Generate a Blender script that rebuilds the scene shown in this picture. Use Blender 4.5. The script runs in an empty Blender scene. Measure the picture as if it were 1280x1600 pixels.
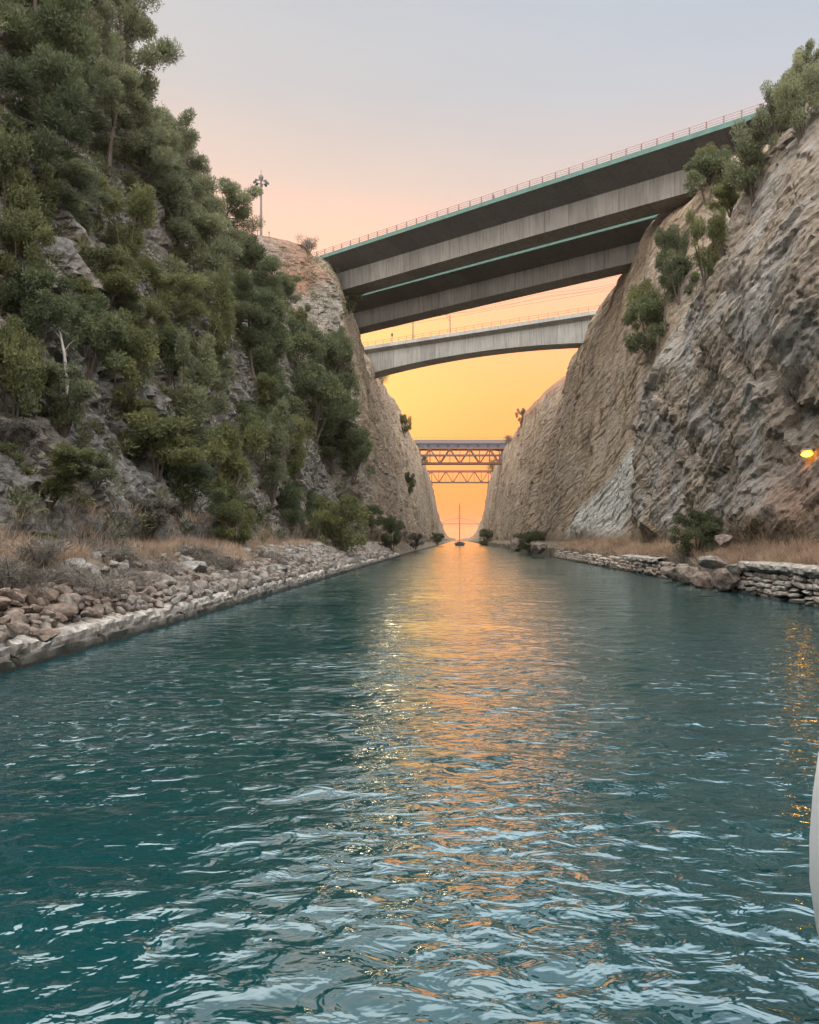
import bpy, math, random
import numpy as np
from mathutils import Vector, Matrix
from mathutils.bvhtree import BVHTree

scene = bpy.context.scene
COL = scene.collection
R = math.radians

# ------------------------------------------------------------------ camera
EYE = 2.85                      # metres above the water
FPX, VX, VY = 1200.0, 716.0, 843.0   # focal length and vanishing point of the canal, in photo pixels
cam_d = bpy.data.cameras.new("camera")
cam = bpy.data.objects.new("camera", cam_d)
COL.objects.link(cam)
cam.location = (0, 0, EYE)
cam.rotation_euler = (R(90), 0, 0)
cam_d.sensor_fit = 'HORIZONTAL'
cam_d.sensor_width = 36.0
cam_d.lens = 36.0 * FPX / 1280.0
cam_d.shift_x = (640 - VX) / 1280.0
cam_d.shift_y = (VY - 800) / 1280.0
cam_d.clip_start = 0.05
cam_d.clip_end = 20000
scene.camera = cam

# ------------------------------------------------------------------ sky, sun, exposure
SUN_EL, SUN_AZ = R(11.0), R(-14.0)          # azimuth from the canal axis (+Y), negative = left
world = bpy.data.worlds.new("World")
scene.world = world
world.use_nodes = True
wn = world.node_tree
wn.nodes.clear()


def N(nt, typ, **kw):
    n = nt.nodes.new(typ)
    for k, v in kw.items():
        setattr(n, k, v)
    return n


def math_node(nt, op, a, b=None, c=None, clamp=False):
    n = nt.nodes.new('ShaderNodeMath')
    n.operation = op
    n.use_clamp = clamp
    for i, v in enumerate((a, b, c)):
        if v is None:
            continue
        if isinstance(v, (int, float)):
            n.inputs[i].default_value = v
        else:
            nt.links.new(v, n.inputs[i])
    return n.outputs[0]


def mix_rgb(nt, fac, a, b, typ='MIX'):
    n = nt.nodes.new('ShaderNodeMix')
    n.data_type = 'RGBA'
    n.blend_type = typ
    n.clamp_factor = True
    for idx, v in ((0, fac), (6, a), (7, b)):
        if isinstance(v, (int, float)):
            n.inputs[idx].default_value = v
        elif isinstance(v, tuple):
            n.inputs[idx].default_value = v if len(v) == 4 else (*v, 1)
        else:
            nt.links.new(v, n.inputs[idx])
    return n.outputs[2]


def ramp(nt, fac, stops, interp='LINEAR'):
    n = nt.nodes.new('ShaderNodeValToRGB')
    cr = n.color_ramp
    cr.interpolation = interp
    while len(cr.elements) < len(stops):
        cr.elements.new(0.5)
    for e, (p, c) in zip(cr.elements, stops):
        e.position = p
        e.color = (*c, 1) if len(c) == 3 else c
    nt.links.new(fac, n.inputs[0])
    return n.outputs[0]


def srgb(r, g, b):
    f = lambda v: (v / 255 / 12.92) if v / 255 <= 0.04045 else ((v / 255 + 0.055) / 1.055) ** 2.4
    return (f(r), f(g), f(b))


sky = N(wn, 'ShaderNodeTexSky', sky_type='NISHITA', sun_disc=False)
sky.sun_elevation = SUN_EL
sky.sun_rotation = SUN_AZ
sky.dust_density = 5.0
sky.air_density = 1.5
tc = N(wn, 'ShaderNodeTexCoord')
sep = N(wn, 'ShaderNodeSeparateXYZ')
wn.links.new(tc.outputs['Generated'], sep.inputs[0])
zz, xx, yy = sep.outputs['Z'], sep.outputs['X'], sep.outputs['Y']


def sc(c, k):
    return tuple(v * k for v in c)


# dusk haze: orange at the horizon, peach above, grey-blue high up, pale overhead
el = ramp(wn, zz, [
    (0.00, srgb(252, 160, 92)),
    (0.05, srgb(253, 172, 90)),
    (0.12, srgb(254, 188, 102)),
    (0.19, srgb(255, 202, 122)),
    (0.27, srgb(254, 210, 156)),
    (0.35, srgb(248, 214, 190)),
    (0.43, srgb(230, 212, 202)),
    (0.50, srgb(206, 206, 208)),
    (0.57, srgb(197, 203, 210)),
    (0.592, srgb(197, 204, 212)),
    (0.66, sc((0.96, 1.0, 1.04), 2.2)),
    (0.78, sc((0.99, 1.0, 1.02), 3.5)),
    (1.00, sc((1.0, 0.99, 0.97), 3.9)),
])
# left of the axis pinker and lighter, right of it bluer
side = math_node(wn, 'MULTIPLY_ADD', xx, 1.0, 0.5, clamp=True)
tint = ramp(wn, side, [(0.0, (1.10, 1.02, 0.97)), (0.42, (1.02, 1.0, 1.0)), (0.62, (0.97, 0.99, 1.03)), (1.0, (0.90, 0.97, 1.08))])
hi = math_node(wn, 'MULTIPLY', math_node(wn, 'SUBTRACT', zz, 0.15, clamp=True), 3.0, clamp=True)
low = ramp(wn, zz, [(0.0, (1.75, 1.03, 1.0)), (0.27, (1.6, 1.03, 1.0)), (0.42, (1.0, 1.0, 1.0))])
el = mix_rgb(wn, 1.0, el, low, 'MULTIPLY')
el = mix_rgb(wn, hi, el, mix_rgb(wn, 1.0, el, tint, 'MULTIPLY'))
# the eastern sky behind the boat is brighter and paler
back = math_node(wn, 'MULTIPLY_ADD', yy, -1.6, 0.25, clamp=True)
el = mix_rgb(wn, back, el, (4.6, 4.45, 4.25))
# glow round the hidden sun
vdot = N(wn, 'ShaderNodeVectorMath', operation='DOT_PRODUCT')
wn.links.new(tc.outputs['Generated'], vdot.inputs[0])
gaz, gel = R(-6.5), R(12)
vdot.inputs[1].default_value = (math.sin(gaz) * math.cos(gel), math.cos(gaz) * math.cos(gel), math.sin(gel))
cl = N(wn, 'ShaderNodeTexNoise')
cl.inputs['Scale'].default_value = 2.2
cl.inputs['Detail'].default_value = 5
clm = N(wn, 'ShaderNodeMapping')
clm.inputs['Scale'].default_value = (1.0, 1.0, 3.5)
wn.links.new(tc.outputs['Generated'], clm.inputs[0])
wn.links.new(clm.outputs[0], cl.inputs['Vector'])
el = mix_rgb(wn, 1.0, el, ramp(wn, cl.outputs[0], [(0.3, (0.955, 0.955, 0.965)), (0.7, (1.035, 1.03, 1.02))]), 'MULTIPLY')
glow = math_node(wn, 'POWER', math_node(wn, 'MAXIMUM', vdot.outputs['Value'], 0.0), 160.0)
glow_c = mix_rgb(wn, math_node(wn, 'MULTIPLY', glow, 0.55), el, srgb(255, 232, 132))
nish = mix_rgb(wn, 1.0, sky.outputs[0], (0.002, 0.002, 0.002), 'MULTIPLY')
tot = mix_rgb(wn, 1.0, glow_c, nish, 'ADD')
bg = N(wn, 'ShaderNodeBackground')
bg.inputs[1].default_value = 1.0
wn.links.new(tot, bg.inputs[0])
wo = N(wn, 'ShaderNodeOutputWorld')
wn.links.new(bg.outputs[0], wo.inputs[0])

sun_d = bpy.data.lights.new("sun", 'SUN')
sun_d.energy = 0.9
sun_d.angle = R(18)
sun_d.specular_factor = 0.25
sun_d.color = (1.0, 0.74, 0.46)
sun = bpy.data.objects.new("sun", sun_d)
COL.objects.link(sun)
sdir = Vector((math.sin(SUN_AZ) * math.cos(SUN_EL), math.cos(SUN_AZ) * math.cos(SUN_EL), math.sin(SUN_EL)))
sun.rotation_euler = (-sdir).to_track_quat('-Z', 'Y').to_euler()
sun.location = (-100, 300, 150)

scene.view_settings.view_transform = 'Standard'
scene.view_settings.look = 'None'
scene.view_settings.exposure = 0.0
scene.view_settings.gamma = 1.0
scene.render.engine = 'CYCLES'
cy = scene.cycles
cy.use_denoising = True
cy.max_bounces = 6
cy.diffuse_bounces = 3
cy.glossy_bounces = 3
cy.transmission_bounces = 3
cy.transparent_max_bounces = 4
cy.volume_bounces = 0
cy.sample_clamp_indirect = 6.0
cy.caustics_reflective = False
cy.caustics_refractive = False

# ------------------------------------------------------------------ tags and mesh helpers


def tag(o, label=None, cat=None, group=None, kind=None):
    if label:
        o['label'] = label
    if cat:
        o['category'] = cat
    if group:
        o['group'] = group
    if kind:
        o['kind'] = kind
    return o


def empty(name, loc=(0, 0, 0), rz=0.0, label=None, cat=None, group=None):
    o = bpy.data.objects.new(name, None)
    o.empty_display_size = 0.5
    o.location = loc
    o.rotation_euler = (0, 0, rz)
    COL.objects.link(o)
    return tag(o, label, cat, group)


def np_mesh(name, V, F, mat=None, parent=None, smooth=False, attrs=None):
    """V (n,3), F list of (m,k) index arrays"""
    me = bpy.data.meshes.new(name)
    V = np.asarray(V, dtype=np.float32)
    if not isinstance(F, (list, tuple)):
        F = [F]
    F = [np.asarray(f, dtype=np.int32) for f in F if len(f)]
    nl = sum(f.size for f in F)
    npol = sum(len(f) for f in F)
    me.vertices.add(len(V))
    me.vertices.foreach_set('co', V.ravel())
    me.loops.add(nl)
    me.polygons.add(npol)
    loops = np.concatenate([f.ravel() for f in F])
    tot_ = np.concatenate([np.full(len(f), f.shape[1], dtype=np.int32) for f in F])
    start = np.concatenate([[0], np.cumsum(tot_)[:-1]]).astype(np.int32)
    me.loops.foreach_set('vertex_index', loops)
    me.polygons.foreach_set('loop_start', start)
    me.polygons.foreach_set('loop_total', tot_)
    me.polygons.foreach_set('use_smooth', np.full(npol, smooth, dtype=bool))
    for k, (dom, arr) in (attrs or {}).items():
        a = me.attributes.new(k, 'FLOAT', dom)
        a.data.foreach_set('value', np.asarray(arr, dtype=np.float32))
    me.update(calc_edges=True)
    me.validate()
    if mat:
        me.materials.append(mat)
    o = bpy.data.objects.new(name, me)
    COL.objects.link(o)
    if parent:
        o.parent = parent
    return o


class MB:
    def __init__(self):
        self.v = []
        self.f = []

    def add(self, vs, fs):
        b = len(self.v)
        self.v += [tuple(p) for p in vs]
        self.f += [tuple(i + b for i in f) for f in fs]

    def box(self, x0, x1, y0, y1, z0, z1):
        self.add([(x0, y0, z0), (x1, y0, z0), (x1, y1, z0), (x0, y1, z0), (x0, y0, z1), (x1, y0, z1), (x1, y1, z1), (x0, y1, z1)],
                 [(0, 3, 2, 1), (4, 5, 6, 7), (0, 1, 5, 4), (1, 2, 6, 5), (2, 3, 7, 6), (3, 0, 4, 7)])

    def beam(self, a, b, w, h=None):
        a, b = Vector(a), Vector(b)
        h = h or w
        d = (b - a).normalized()
        up = Vector((0, 0, 1)) if abs(d.z) < 0.95 else Vector((0, 1, 0))
        s = d.cross(up).normalized()
        u = s.cross(d).normalized()
        vs = [p + s * (w / 2 * i) + u * (h / 2 * j) for p in (a, b) for i, j in ((-1, -1), (1, -1), (1, 1), (-1, 1))]
        self.add(vs, [(0, 1, 2, 3), (7, 6, 5, 4), (0, 4, 5, 1), (1, 5, 6, 2), (2, 6, 7, 3), (3, 7, 4, 0)])

    def tube(self, pts, rad, n=6):
        pts = [Vector(p) for p in pts]
        rad = rad if isinstance(rad, (list, tuple)) else [rad] * len(pts)
        rings = []
        for i, p in enumerate(pts):
            d = (pts[min(i + 1, len(pts) - 1)] - pts[max(i - 1, 0)]).normalized()
            ref = Vector((0, 0, 1)) if abs(d.z) < 0.9 else Vector((1, 0, 0))
            s = d.cross(ref).normalized()
            u = s.cross(d).normalized()
            rings.append([p + (s * math.cos(2 * math.pi * k / n) + u * math.sin(2 * math.pi * k / n)) * rad[i] for k in range(n)])
        vs = [q for r in rings for q in r]
        fs = []
        for i in range(len(pts) - 1):
            for k in range(n):
                fs.append((i * n + k, i * n + (k + 1) % n, (i + 1) * n + (k + 1) % n, (i + 1) * n + k))
        fs.append(tuple(range(n))[::-1])
        fs.append(tuple((len(pts) - 1) * n + k for k in range(n)))
        self.add(vs, fs)

    def prism(self, prof, x0, x1):
        """profile in (y, z), extruded along x"""
        n = len(prof)
        self.add([(x0, p[0], p[1]) for p in prof] + [(x1, p[0], p[1]) for p in prof],
                 [tuple(range(n))[::-1], tuple(range(n, 2 * n))] + [(k, (k + 1) % n, n + (k + 1) % n, n + k) for k in range(n)])

    def loft(self, rings, cap=True):
        n = len(rings[0])
        vs = [p for r in rings for p in r]
        fs = []
        for i in range(len(rings) - 1):
            for k in range(n):
                fs.append((i * n + k, i * n + (k + 1) % n, (i + 1) * n + (k + 1) % n, (i + 1) * n + k))
        if cap:
            fs.append(tuple(range(n))[::-1])
            fs.append(tuple((len(rings) - 1) * n + k for k in range(n)))
        self.add(vs, fs)

    def build(self, name, mat, parent=None, smooth=False):
        me = bpy.data.meshes.new(name)
        me.from_pydata(self.v, [], self.f)
        import bmesh
        bm = bmesh.new()
        bm.from_mesh(me)
        bmesh.ops.recalc_face_normals(bm, faces=bm.faces)
        bm.to_mesh(me)
        bm.free()
        if smooth:
            me.polygons.foreach_set('use_smooth', [True] * len(me.polygons))
        me.materials.append(mat)
        o = bpy.data.objects.new(name, me)
        COL.objects.link(o)
        if parent:
            o.parent = parent
        return o


def copy_tree(o, parent=None):
    c = o.copy()
    COL.objects.link(c)
    if parent:
        c.parent = parent
    for ch in list(o.children):
        copy_tree(ch, c)
    return c


# ------------------------------------------------------------------ numpy noise
def _hash(ix, iy, iz, s):
    h = (ix.astype(np.int64) * 374761393 + iy.astype(np.int64) * 668265263 + iz.astype(np.int64) * 2147483647 + s * 974711) & 0xFFFFFFFF
    h = ((h ^ (h >> 13)) * 1274126177) & 0xFFFFFFFF
    h = ((h ^ (h >> 16)) * 2246822519) & 0xFFFFFFFF
    return ((h ^ (h >> 15)) & 0xFFFFFF) / float(0xFFFFFF)


def vnoise(x, y, z, s=0):
    ix, iy, iz = np.floor(x), np.floor(y), np.floor(z)
    fx, fy, fz = x - ix, y - iy, z - iz
    u, v, w = [t * t * t * (t * (t * 6 - 15) + 10) for t in (fx, fy, fz)]
    out = 0
    for dx in (0, 1):
        for dy in (0, 1):
            for dz in (0, 1):
                out = out + _hash(ix + dx, iy + dy, iz + dz, s) * (u if dx else 1 - u) * (v if dy else 1 - v) * (w if dz else 1 - w)
    return out * 2 - 1


def fbm(x, y, z, oct=4, s=0, gain=0.5):
    a, t = 1.0, 0
    for k in range(oct):
        t = t + a * vnoise(x, y, z, s + k * 17)
        x, y, z, a = x * 2.03 + 11.3, y * 2.03 + 5.7, z * 2.03 + 3.1, a * gain
    return t


def facets(x, y, s=0):
    """broken-rock blocks: nearest jittered cell, its own offset and tilt (2-D)"""
    ix, iy = np.floor(x), np.floor(y)
    best = np.full(x.shape, 1e9)
    val = np.zeros(x.shape)
    sec = np.full(x.shape, 1e9)
    zero = np.zeros(x.shape)
    for dx in (-1, 0, 1):
        for dy in (-1, 0, 1):
            cx, cyy = ix + dx, iy + dy
            px = cx + _hash(cx, cyy, zero, s)
            py = cyy + _hash(cx, cyy, zero, s + 1)
            d = (x - px) ** 2 + (y - py) ** 2
            off = _hash(cx, cyy, zero, s + 2) - 0.5
            tx = _hash(cx, cyy, zero, s + 3) - 0.5
            ty = _hash(cx, cyy, zero, s + 4) - 0.5
            vv = off + tx * (x - px) * 1.3 + ty * (y - py) * 1.3
            sec = np.where(d < best, best, np.minimum(sec, d))
            val = np.where(d < best, vv, val)
            best = np.minimum(best, d)
    return val, np.sqrt(sec) - np.sqrt(best)


def sstep(a, b, x):
    t = np.clip((x - a) / (b - a), 0, 1)
    return t * t * (3 - 2 * t)


# ------------------------------------------------------------------ materials
def new_mat(name):
    m = bpy.data.materials.new(name)
    m.use_nodes = True
    nt = m.node_tree
    nt.nodes.clear()
    out = nt.nodes.new('ShaderNodeOutputMaterial')
    b = nt.nodes.new('ShaderNodeBsdfPrincipled')
    nt.links.new(b.outputs[0], out.inputs[0])
    return m, nt, b, out


def noise(nt, vec, scale, detail=4, rough=0.55, dist=0.0):
    n = nt.nodes.new('ShaderNodeTexNoise')
    n.inputs['Scale'].default_value = scale
    n.inputs['Detail'].default_value = detail
    n.inputs['Roughness'].default_value = rough
    n.inputs['Distortion'].default_value = dist
    if vec is not None:
        nt.links.new(vec, n.inputs['Vector'])
    return n.outputs[0]


def coord(nt, which='Object', scale=(1, 1, 1), rot=(0, 0, 0)):
    t = nt.nodes.new('ShaderNodeTexCoord')
    mp = nt.nodes.new('ShaderNodeMapping')
    mp.inputs['Scale'].default_value = scale
    mp.inputs['Rotation'].default_value = rot
    nt.links.new(t.outputs[which], mp.inputs[0])
    return mp.outputs[0]


def attr(nt, name):
    a = nt.nodes.new('ShaderNodeAttribute')
    a.attribute_name = name
    return a.outputs['Fac']


def bump(nt, b, h, strength=0.5, dist=0.1):
    n = nt.nodes.new('ShaderNodeBump')
    n.inputs['Strength'].default_value = strength
    n.inputs['Distance'].default_value = dist
    nt.links.new(h, n.inputs['Height'])
    nt.links.new(n.outputs[0], b.inputs['Normal'])
    return n


def simple(name, col, rough=0.7, var=0.15, scale=2.0, metal=0.0, bmp=0.0, stretch=(1, 1, 1)):
    m, nt, b, _ = new_mat(name)
    v = coord(nt, 'Object', stretch)
    f = noise(nt, v, scale, 5, 0.6)
    c = ramp(nt, f, [(0.25, tuple(max(0, k * (1 - var * 2)) for k in col)), (0.5, col), (0.75, tuple(min(1, k * (1 + var * 2)) for k in col))])
    nt.links.new(c, b.inputs['Base Color'])
    b.inputs['Roughness'].default_value = rough
    b.inputs['Metallic'].default_value = metal
    if bmp:
        bump(nt, b, noise(nt, v, scale * 6, 5, 0.6), bmp, 0.05)
    return m


def rock_material(name):
    m, nt, b, _ = new_mat(name)
    g = coord(nt)
    sr = coord(nt, 'Object', (1, 1, 1), (R(22), 0, 0))
    smap = nt.nodes.new('ShaderNodeMapping')
    smap.inputs['Scale'].default_value = (0.8, 0.30, 1.25)
    nt.links.new(sr, smap.inputs[0])
    strata = smap.outputs[0]
    smap2 = nt.nodes.new('ShaderNodeMapping')
    smap2.inputs['Scale'].default_value = (0.5, 0.10, 1.8)
    nt.links.new(sr, smap2.inputs[0])
    beds = noise(nt, smap2.outputs[0], 1.6, 6, 0.65, 0.3)
    rill = coord(nt, 'Object', (1.0, 1.0, 0.16))
    n1 = noise(nt, g, 0.16, 6, 0.6)
    n2 = noise(nt, strata, 0.9, 8, 0.68, 0.6)
    n3 = noise(nt, g, 2.4, 6, 0.7)
    n4 = noise(nt, rill, 0.5, 6, 0.6)
    base = ramp(nt, n2, [(0.26, (0.13, 0.12, 0.11)), (0.40, (0.265, 0.250, 0.230)), (0.56, (0.36, 0.342, 0.318)), (0.74, (0.50, 0.48, 0.445))])
    brown = ramp(nt, n3, [(0.3, (0.15, 0.122, 0.098)), (0.5, (0.29, 0.245, 0.198)), (0.7, (0.42, 0.37, 0.308))])
    c = mix_rgb(nt, ramp(nt, n1, [(0.45, (0, 0, 0)), (0.55, (1, 1, 1))]), base, brown)
    tan = ramp(nt, n4, [(0.36, (0.12, 0.086, 0.056)), (0.46, (0.26, 0.20, 0.14)), (0.62, (0.38, 0.308, 0.23))])
    tan = mix_rgb(nt, 0.36, tan, ramp(nt, n3, [(0.32, (0.14, 0.108, 0.078)), (0.5, (0.265, 0.212, 0.158)), (0.7, (0.37, 0.312, 0.245))]))
    c = mix_rgb(nt, attr(nt, 'tan'), c, tan)
    red = ramp(nt, n3, [(0.3, (0.17, 0.085, 0.055)), (0.6, (0.32, 0.17, 0.11))])
    c = mix_rgb(nt, attr(nt, 'red'), c, red)
    pale = ramp(nt, n3, [(0.3, (0.19, 0.19, 0.175)), (0.5, (0.42, 0.42, 0.395)), (0.7, (0.56, 0.56, 0.53))])
    c = mix_rgb(nt, attr(nt, 'pale'), c, pale)
    earth = ramp(nt, n3, [(0.3, (0.08, 0.062, 0.04)), (0.5, (0.17, 0.135, 0.09)), (0.72, (0.26, 0.21, 0.15))])
    c = mix_rgb(nt, attr(nt, 'earth'), c, earth)
    spk = noise(nt, strata, 3.6, 5, 0.75, 0.4)
    c = mix_rgb(nt, 0.8, c, ramp(nt, spk, [(0.345, (0.26, 0.24, 0.22)), (0.43, (0.95, 0.95, 0.95)), (0.58, (1.05, 1.05, 1.04)), (0.70, (1.35, 1.34, 1.30))]), 'MULTIPLY')
    # dark open joints
    vor = nt.nodes.new('ShaderNodeTexVoronoi')
    vor.feature = 'DISTANCE_TO_EDGE'
    vor.inputs['Scale'].default_value = 0.55
    wob = nt.nodes.new('ShaderNodeVectorMath')
    wob.operation = 'MULTIPLY_ADD'
    nn = nt.nodes.new('ShaderNodeTexNoise')
    nn.inputs['Scale'].default_value = 1.2
    nn.inputs['Detail'].default_value = 4
    nt.links.new(g, nn.inputs['Vector'])
    nt.links.new(nn.outputs['Color'], wob.inputs[0])
    wob.inputs[1].default_value = (1.6, 1.6, 1.6)
    nt.links.new(strata, wob.inputs[2])
    nt.links.new(wob.outputs[0], vor.inputs['Vector'])
    c = mix_rgb(nt, 0.75, c, ramp(nt, beds, [(0.32, (0.42, 0.40, 0.38)), (0.43, (0.90, 0.89, 0.88)), (0.6, (1.07, 1.07, 1.06)), (0.72, (1.32, 1.31, 1.27))]), 'MULTIPLY')
    joint = ramp(nt, vor.outputs['Distance'], [(0.0, (0, 0, 0)), (0.05, (1, 1, 1))])
    crack = noise(nt, g, 0.35, 2, 0.5)
    joint2 = mix_rgb(nt, ramp(nt, crack, [(0.45, (0, 0, 0)), (0.6, (1, 1, 1))]), (1, 1, 1), ramp(nt, vor.outputs['Distance'], [(0.0, (0.22, 0.2, 0.18)), (0.035, (1, 1, 1))]))
    dark_rock_col = ramp(nt, n3, [(0.3, (0.07, 0.066, 0.06)), (0.5, (0.155, 0.148, 0.138)), (0.68, (0.30, 0.285, 0.262))])
    c = mix_rgb(nt, 0.6, c, joint2, 'MULTIPLY')
    c = mix_rgb(nt, attr(nt, 'dark_rock'), c, dark_rock_col)
    nt.links.new(c, b.inputs['Base Color'])
    b.inputs['Roughness'].default_value = 0.92
    b.inputs['Specular IOR Level'].default_value = 0.25
    h = math_node(nt, 'MULTIPLY_ADD', n2, 0.40, math_node(nt, 'MULTIPLY', n3, 0.42))
    h = math_node(nt, 'MULTIPLY_ADD', joint, 0.10, h)
    h = math_node(nt, 'MULTIPLY_ADD', noise(nt, strata, 7.0, 7, 0.75), 0.30, h)
    h = math_node(nt, 'MULTIPLY_ADD', beds, 0.35, h)
    bump(nt, b, h, 1.0, 0.42)
    return m


def leaf_material(name, dark, mid, light, trans=0.35):
    m, nt, b, out = new_mat(name)
    t = attr(nt, 'tint')
    oi = nt.nodes.new('ShaderNodeObjectInfo')
    t2 = math_node(nt, 'ADD', t, math_node(nt, 'MULTIPLY_ADD', oi.outputs['Random'], 0.3, -0.15), clamp=True)
    c = ramp(nt, t2, [(0.0, dark), (0.5, mid), (1.0, light)])
    nt.links.new(c, b.inputs['Base Color'])
    b.inputs['Roughness'].default_value = 0.65
    b.inputs['Specular IOR Level'].default_value = 0.3
    tr = nt.nodes.new('ShaderNodeBsdfTranslucent')
    nt.links.new(c, tr.inputs[0])
    mx = nt.nodes.new('ShaderNodeMixShader')
    mx.inputs[0].default_value = trans
    nt.links.new(b.outputs[0], mx.inputs[1])
    nt.links.new(tr.outputs[0], mx.inputs[2])
    nt.links.new(mx.outputs[0], out.inputs[0])
    return m


M = {}
M['rock'] = rock_material('rock')
M['pine'] = leaf_material('pine_needles', (0.078, 0.092, 0.054), (0.162, 0.178, 0.100), (0.255, 0.268, 0.145))
M['dark'] = leaf_material('dark_leaves', (0.044, 0.058, 0.030), (0.096, 0.118, 0.058), (0.17, 0.192, 0.088))
M['olive'] = leaf_material('olive_leaves', (0.062, 0.072, 0.030), (0.13, 0.142, 0.058), (0.23, 0.235, 0.095))
M['grey'] = leaf_material('grey_twigs', (0.07, 0.06, 0.05), (0.14, 0.125, 0.105), (0.22, 0.20, 0.17), 0.1)
M['straw'] = leaf_material('dry_grass', (0.22, 0.15, 0.105), (0.40, 0.29, 0.205), (0.52, 0.40, 0.295), 0.3)
M['scrub'] = leaf_material('slope_scrub', (0.05, 0.05, 0.028), (0.10, 0.098, 0.05), (0.18, 0.155, 0.085), 0.3)
M['thicket'] = leaf_material('thicket_leaves', (0.055, 0.062, 0.032), (0.115, 0.125, 0.062), (0.19, 0.19, 0.09))
M['bark'] = simple('bark', (0.085, 0.065, 0.05), 0.9, 0.25, 6, bmp=0.5)
M['deadwood'] = simple('bleached_wood', (0.42, 0.39, 0.35), 0.85, 0.15, 5)
M['turquoise'] = simple('turquoise_paint', (0.048, 0.115, 0.098), 0.6, 0.15, 0.8)
M['maroon'] = simple('maroon_paint', (0.33, 0.23, 0.23), 0.5, 0.1, 2)
M['post'] = simple('post_paint', (0.20, 0.10, 0.11), 0.6, 0.1, 2)
M['steel'] = simple('grey_steel', (0.12, 0.095, 0.09), 0.55, 0.1, 2)
M['blue_steel'] = simple('blue_grey_steel', (0.055, 0.058, 0.09), 0.6, 0.15, 0.6)
M['rust_steel'] = simple('rust_brown_steel', (0.13, 0.062, 0.048), 0.7, 0.15, 0.6)
M['hull_white'] = simple('white_gelcoat', (0.92, 0.93, 0.95), 0.5, 0.02, 1)
M['hull_dark'] = simple('dark_hull', (0.035, 0.045, 0.06), 0.4, 0.2, 1)
M['black'] = simple('black_rubber', (0.02, 0.02, 0.022), 0.6, 0.1, 2)
M['feather'] = simple('dark_feathers', (0.05, 0.045, 0.04), 0.8, 0.2, 6)


def concrete(name, col, streak=0.5):
    m, nt, b, _ = new_mat(name)
    v = coord(nt, 'Object', (1, 1, 0.10))
    g = coord(nt)
    s = noise(nt, v, 0.9, 6, 0.65)
    n = noise(nt, g, 0.35, 5, 0.6)
    c = ramp(nt, s, [(0.3, sc(col, 1 - streak)), (0.5, col), (0.7, sc(col, 1 + streak * 0.4))])
    c2 = ramp(nt, n, [(0.3, sc(col, 0.75)), (0.7, sc(col, 1.15))])
    c = mix_rgb(nt, 0.5, c, c2)
    sx = nt.nodes.new('ShaderNodeSeparateXYZ')
    nt.links.new(g, sx.inputs[0])
    fr = math_node(nt, 'FRACT', math_node(nt, 'DIVIDE', sx.outputs['X'], 4.1))
    seam = math_node(nt, 'LESS_THAN', fr, 0.022)
    cellv = nt.nodes.new('ShaderNodeTexWhiteNoise')
    cellv.noise_dimensions = '1D'
    nt.links.new(math_node(nt, 'FLOOR', math_node(nt, 'DIVIDE', sx.outputs['X'], 4.1)), cellv.inputs['W'])
    c = mix_rgb(nt, 1.0, c, ramp(nt, cellv.outputs['Value'], [(0.0, (0.86, 0.86, 0.86)), (1.0, (1.1, 1.1, 1.09))]), 'MULTIPLY')
    c = mix_rgb(nt, math_node(nt, 'MULTIPLY', seam, 0.55), c, sc(col, 0.35))
    drip = noise(nt, coord(nt, 'Object', (1, 1, 0.05)), 2.6, 4, 0.7)
    c = mix_rgb(nt, 0.55, c, ramp(nt, drip, [(0.36, (0.42, 0.40, 0.38)), (0.5, (1, 1, 1)), (0.66, (1.12, 1.12, 1.1))]), 'MULTIPLY')
    nt.links.new(c, b.inputs['Base Color'])
    b.inputs['Roughness'].default_value = 0.85
    bump(nt, b, noise(nt, g, 4, 6, 0.6), 0.25, 0.03)
    return m


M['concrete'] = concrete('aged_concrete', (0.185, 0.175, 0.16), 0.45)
M['shaded_deck'] = concrete('shade_darkened_concrete', (0.092, 0.091, 0.092), 0.35)  # deck concrete, its colour darkened to put the under-deck shade into it
M['pale_concrete'] = concrete('pale_concrete', (0.33, 0.325, 0.305), 0.22)


def stone_material(name, k=1.0):
    m, nt, b, _ = new_mat(name)
    g = coord(nt)
    n1 = noise(nt, g, 3.5, 6, 0.65)
    n2 = noise(nt, g, 14, 5, 0.65)
    t = attr(nt, 'tint')
    grey = ramp(nt, n1, [(0.28, (0.05, 0.046, 0.04)), (0.46, (0.165, 0.155, 0.138)), (0.7, (0.34, 0.325, 0.295))])
    pink = ramp(nt, n1, [(0.28, (0.05, 0.037, 0.03)), (0.5, (0.17, 0.123, 0.095)), (0.72, (0.29, 0.23, 0.185))])
    c = mix_rgb(nt, t, grey, pink)
    c = mix_rgb(nt, 1.0, c, (k, k, k), 'MULTIPLY')
    c = mix_rgb(nt, attr(nt, 'wet'), c, (0.028, 0.026, 0.017))
    nt.links.new(c, b.inputs['Base Color'])
    b.inputs['Roughness'].default_value = 0.85
    bump(nt, b, math_node(nt, 'MULTIPLY_ADD', n2, 0.5, n1), 0.7, 0.06)
    return m


M['stone'] = stone_material('limestone')
M['ledge_stone'] = stone_material('ledge_stone', 1.7)
M['pale_stone'] = stone_material('pale_limestone', 1.75)


def emission_mat(name, col, k):
    m, nt, b, out = new_mat(name)
    e = nt.nodes.new('ShaderNodeEmission')
    e.inputs[0].default_value = (*col, 1)
    e.inputs[1].default_value = k
    nt.links.new(e.outputs[0], out.inputs[0])
    return m


M['lamp'] = emission_mat('sodium_lamp', (1.0, 0.36, 0.014), 24.0)


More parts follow.
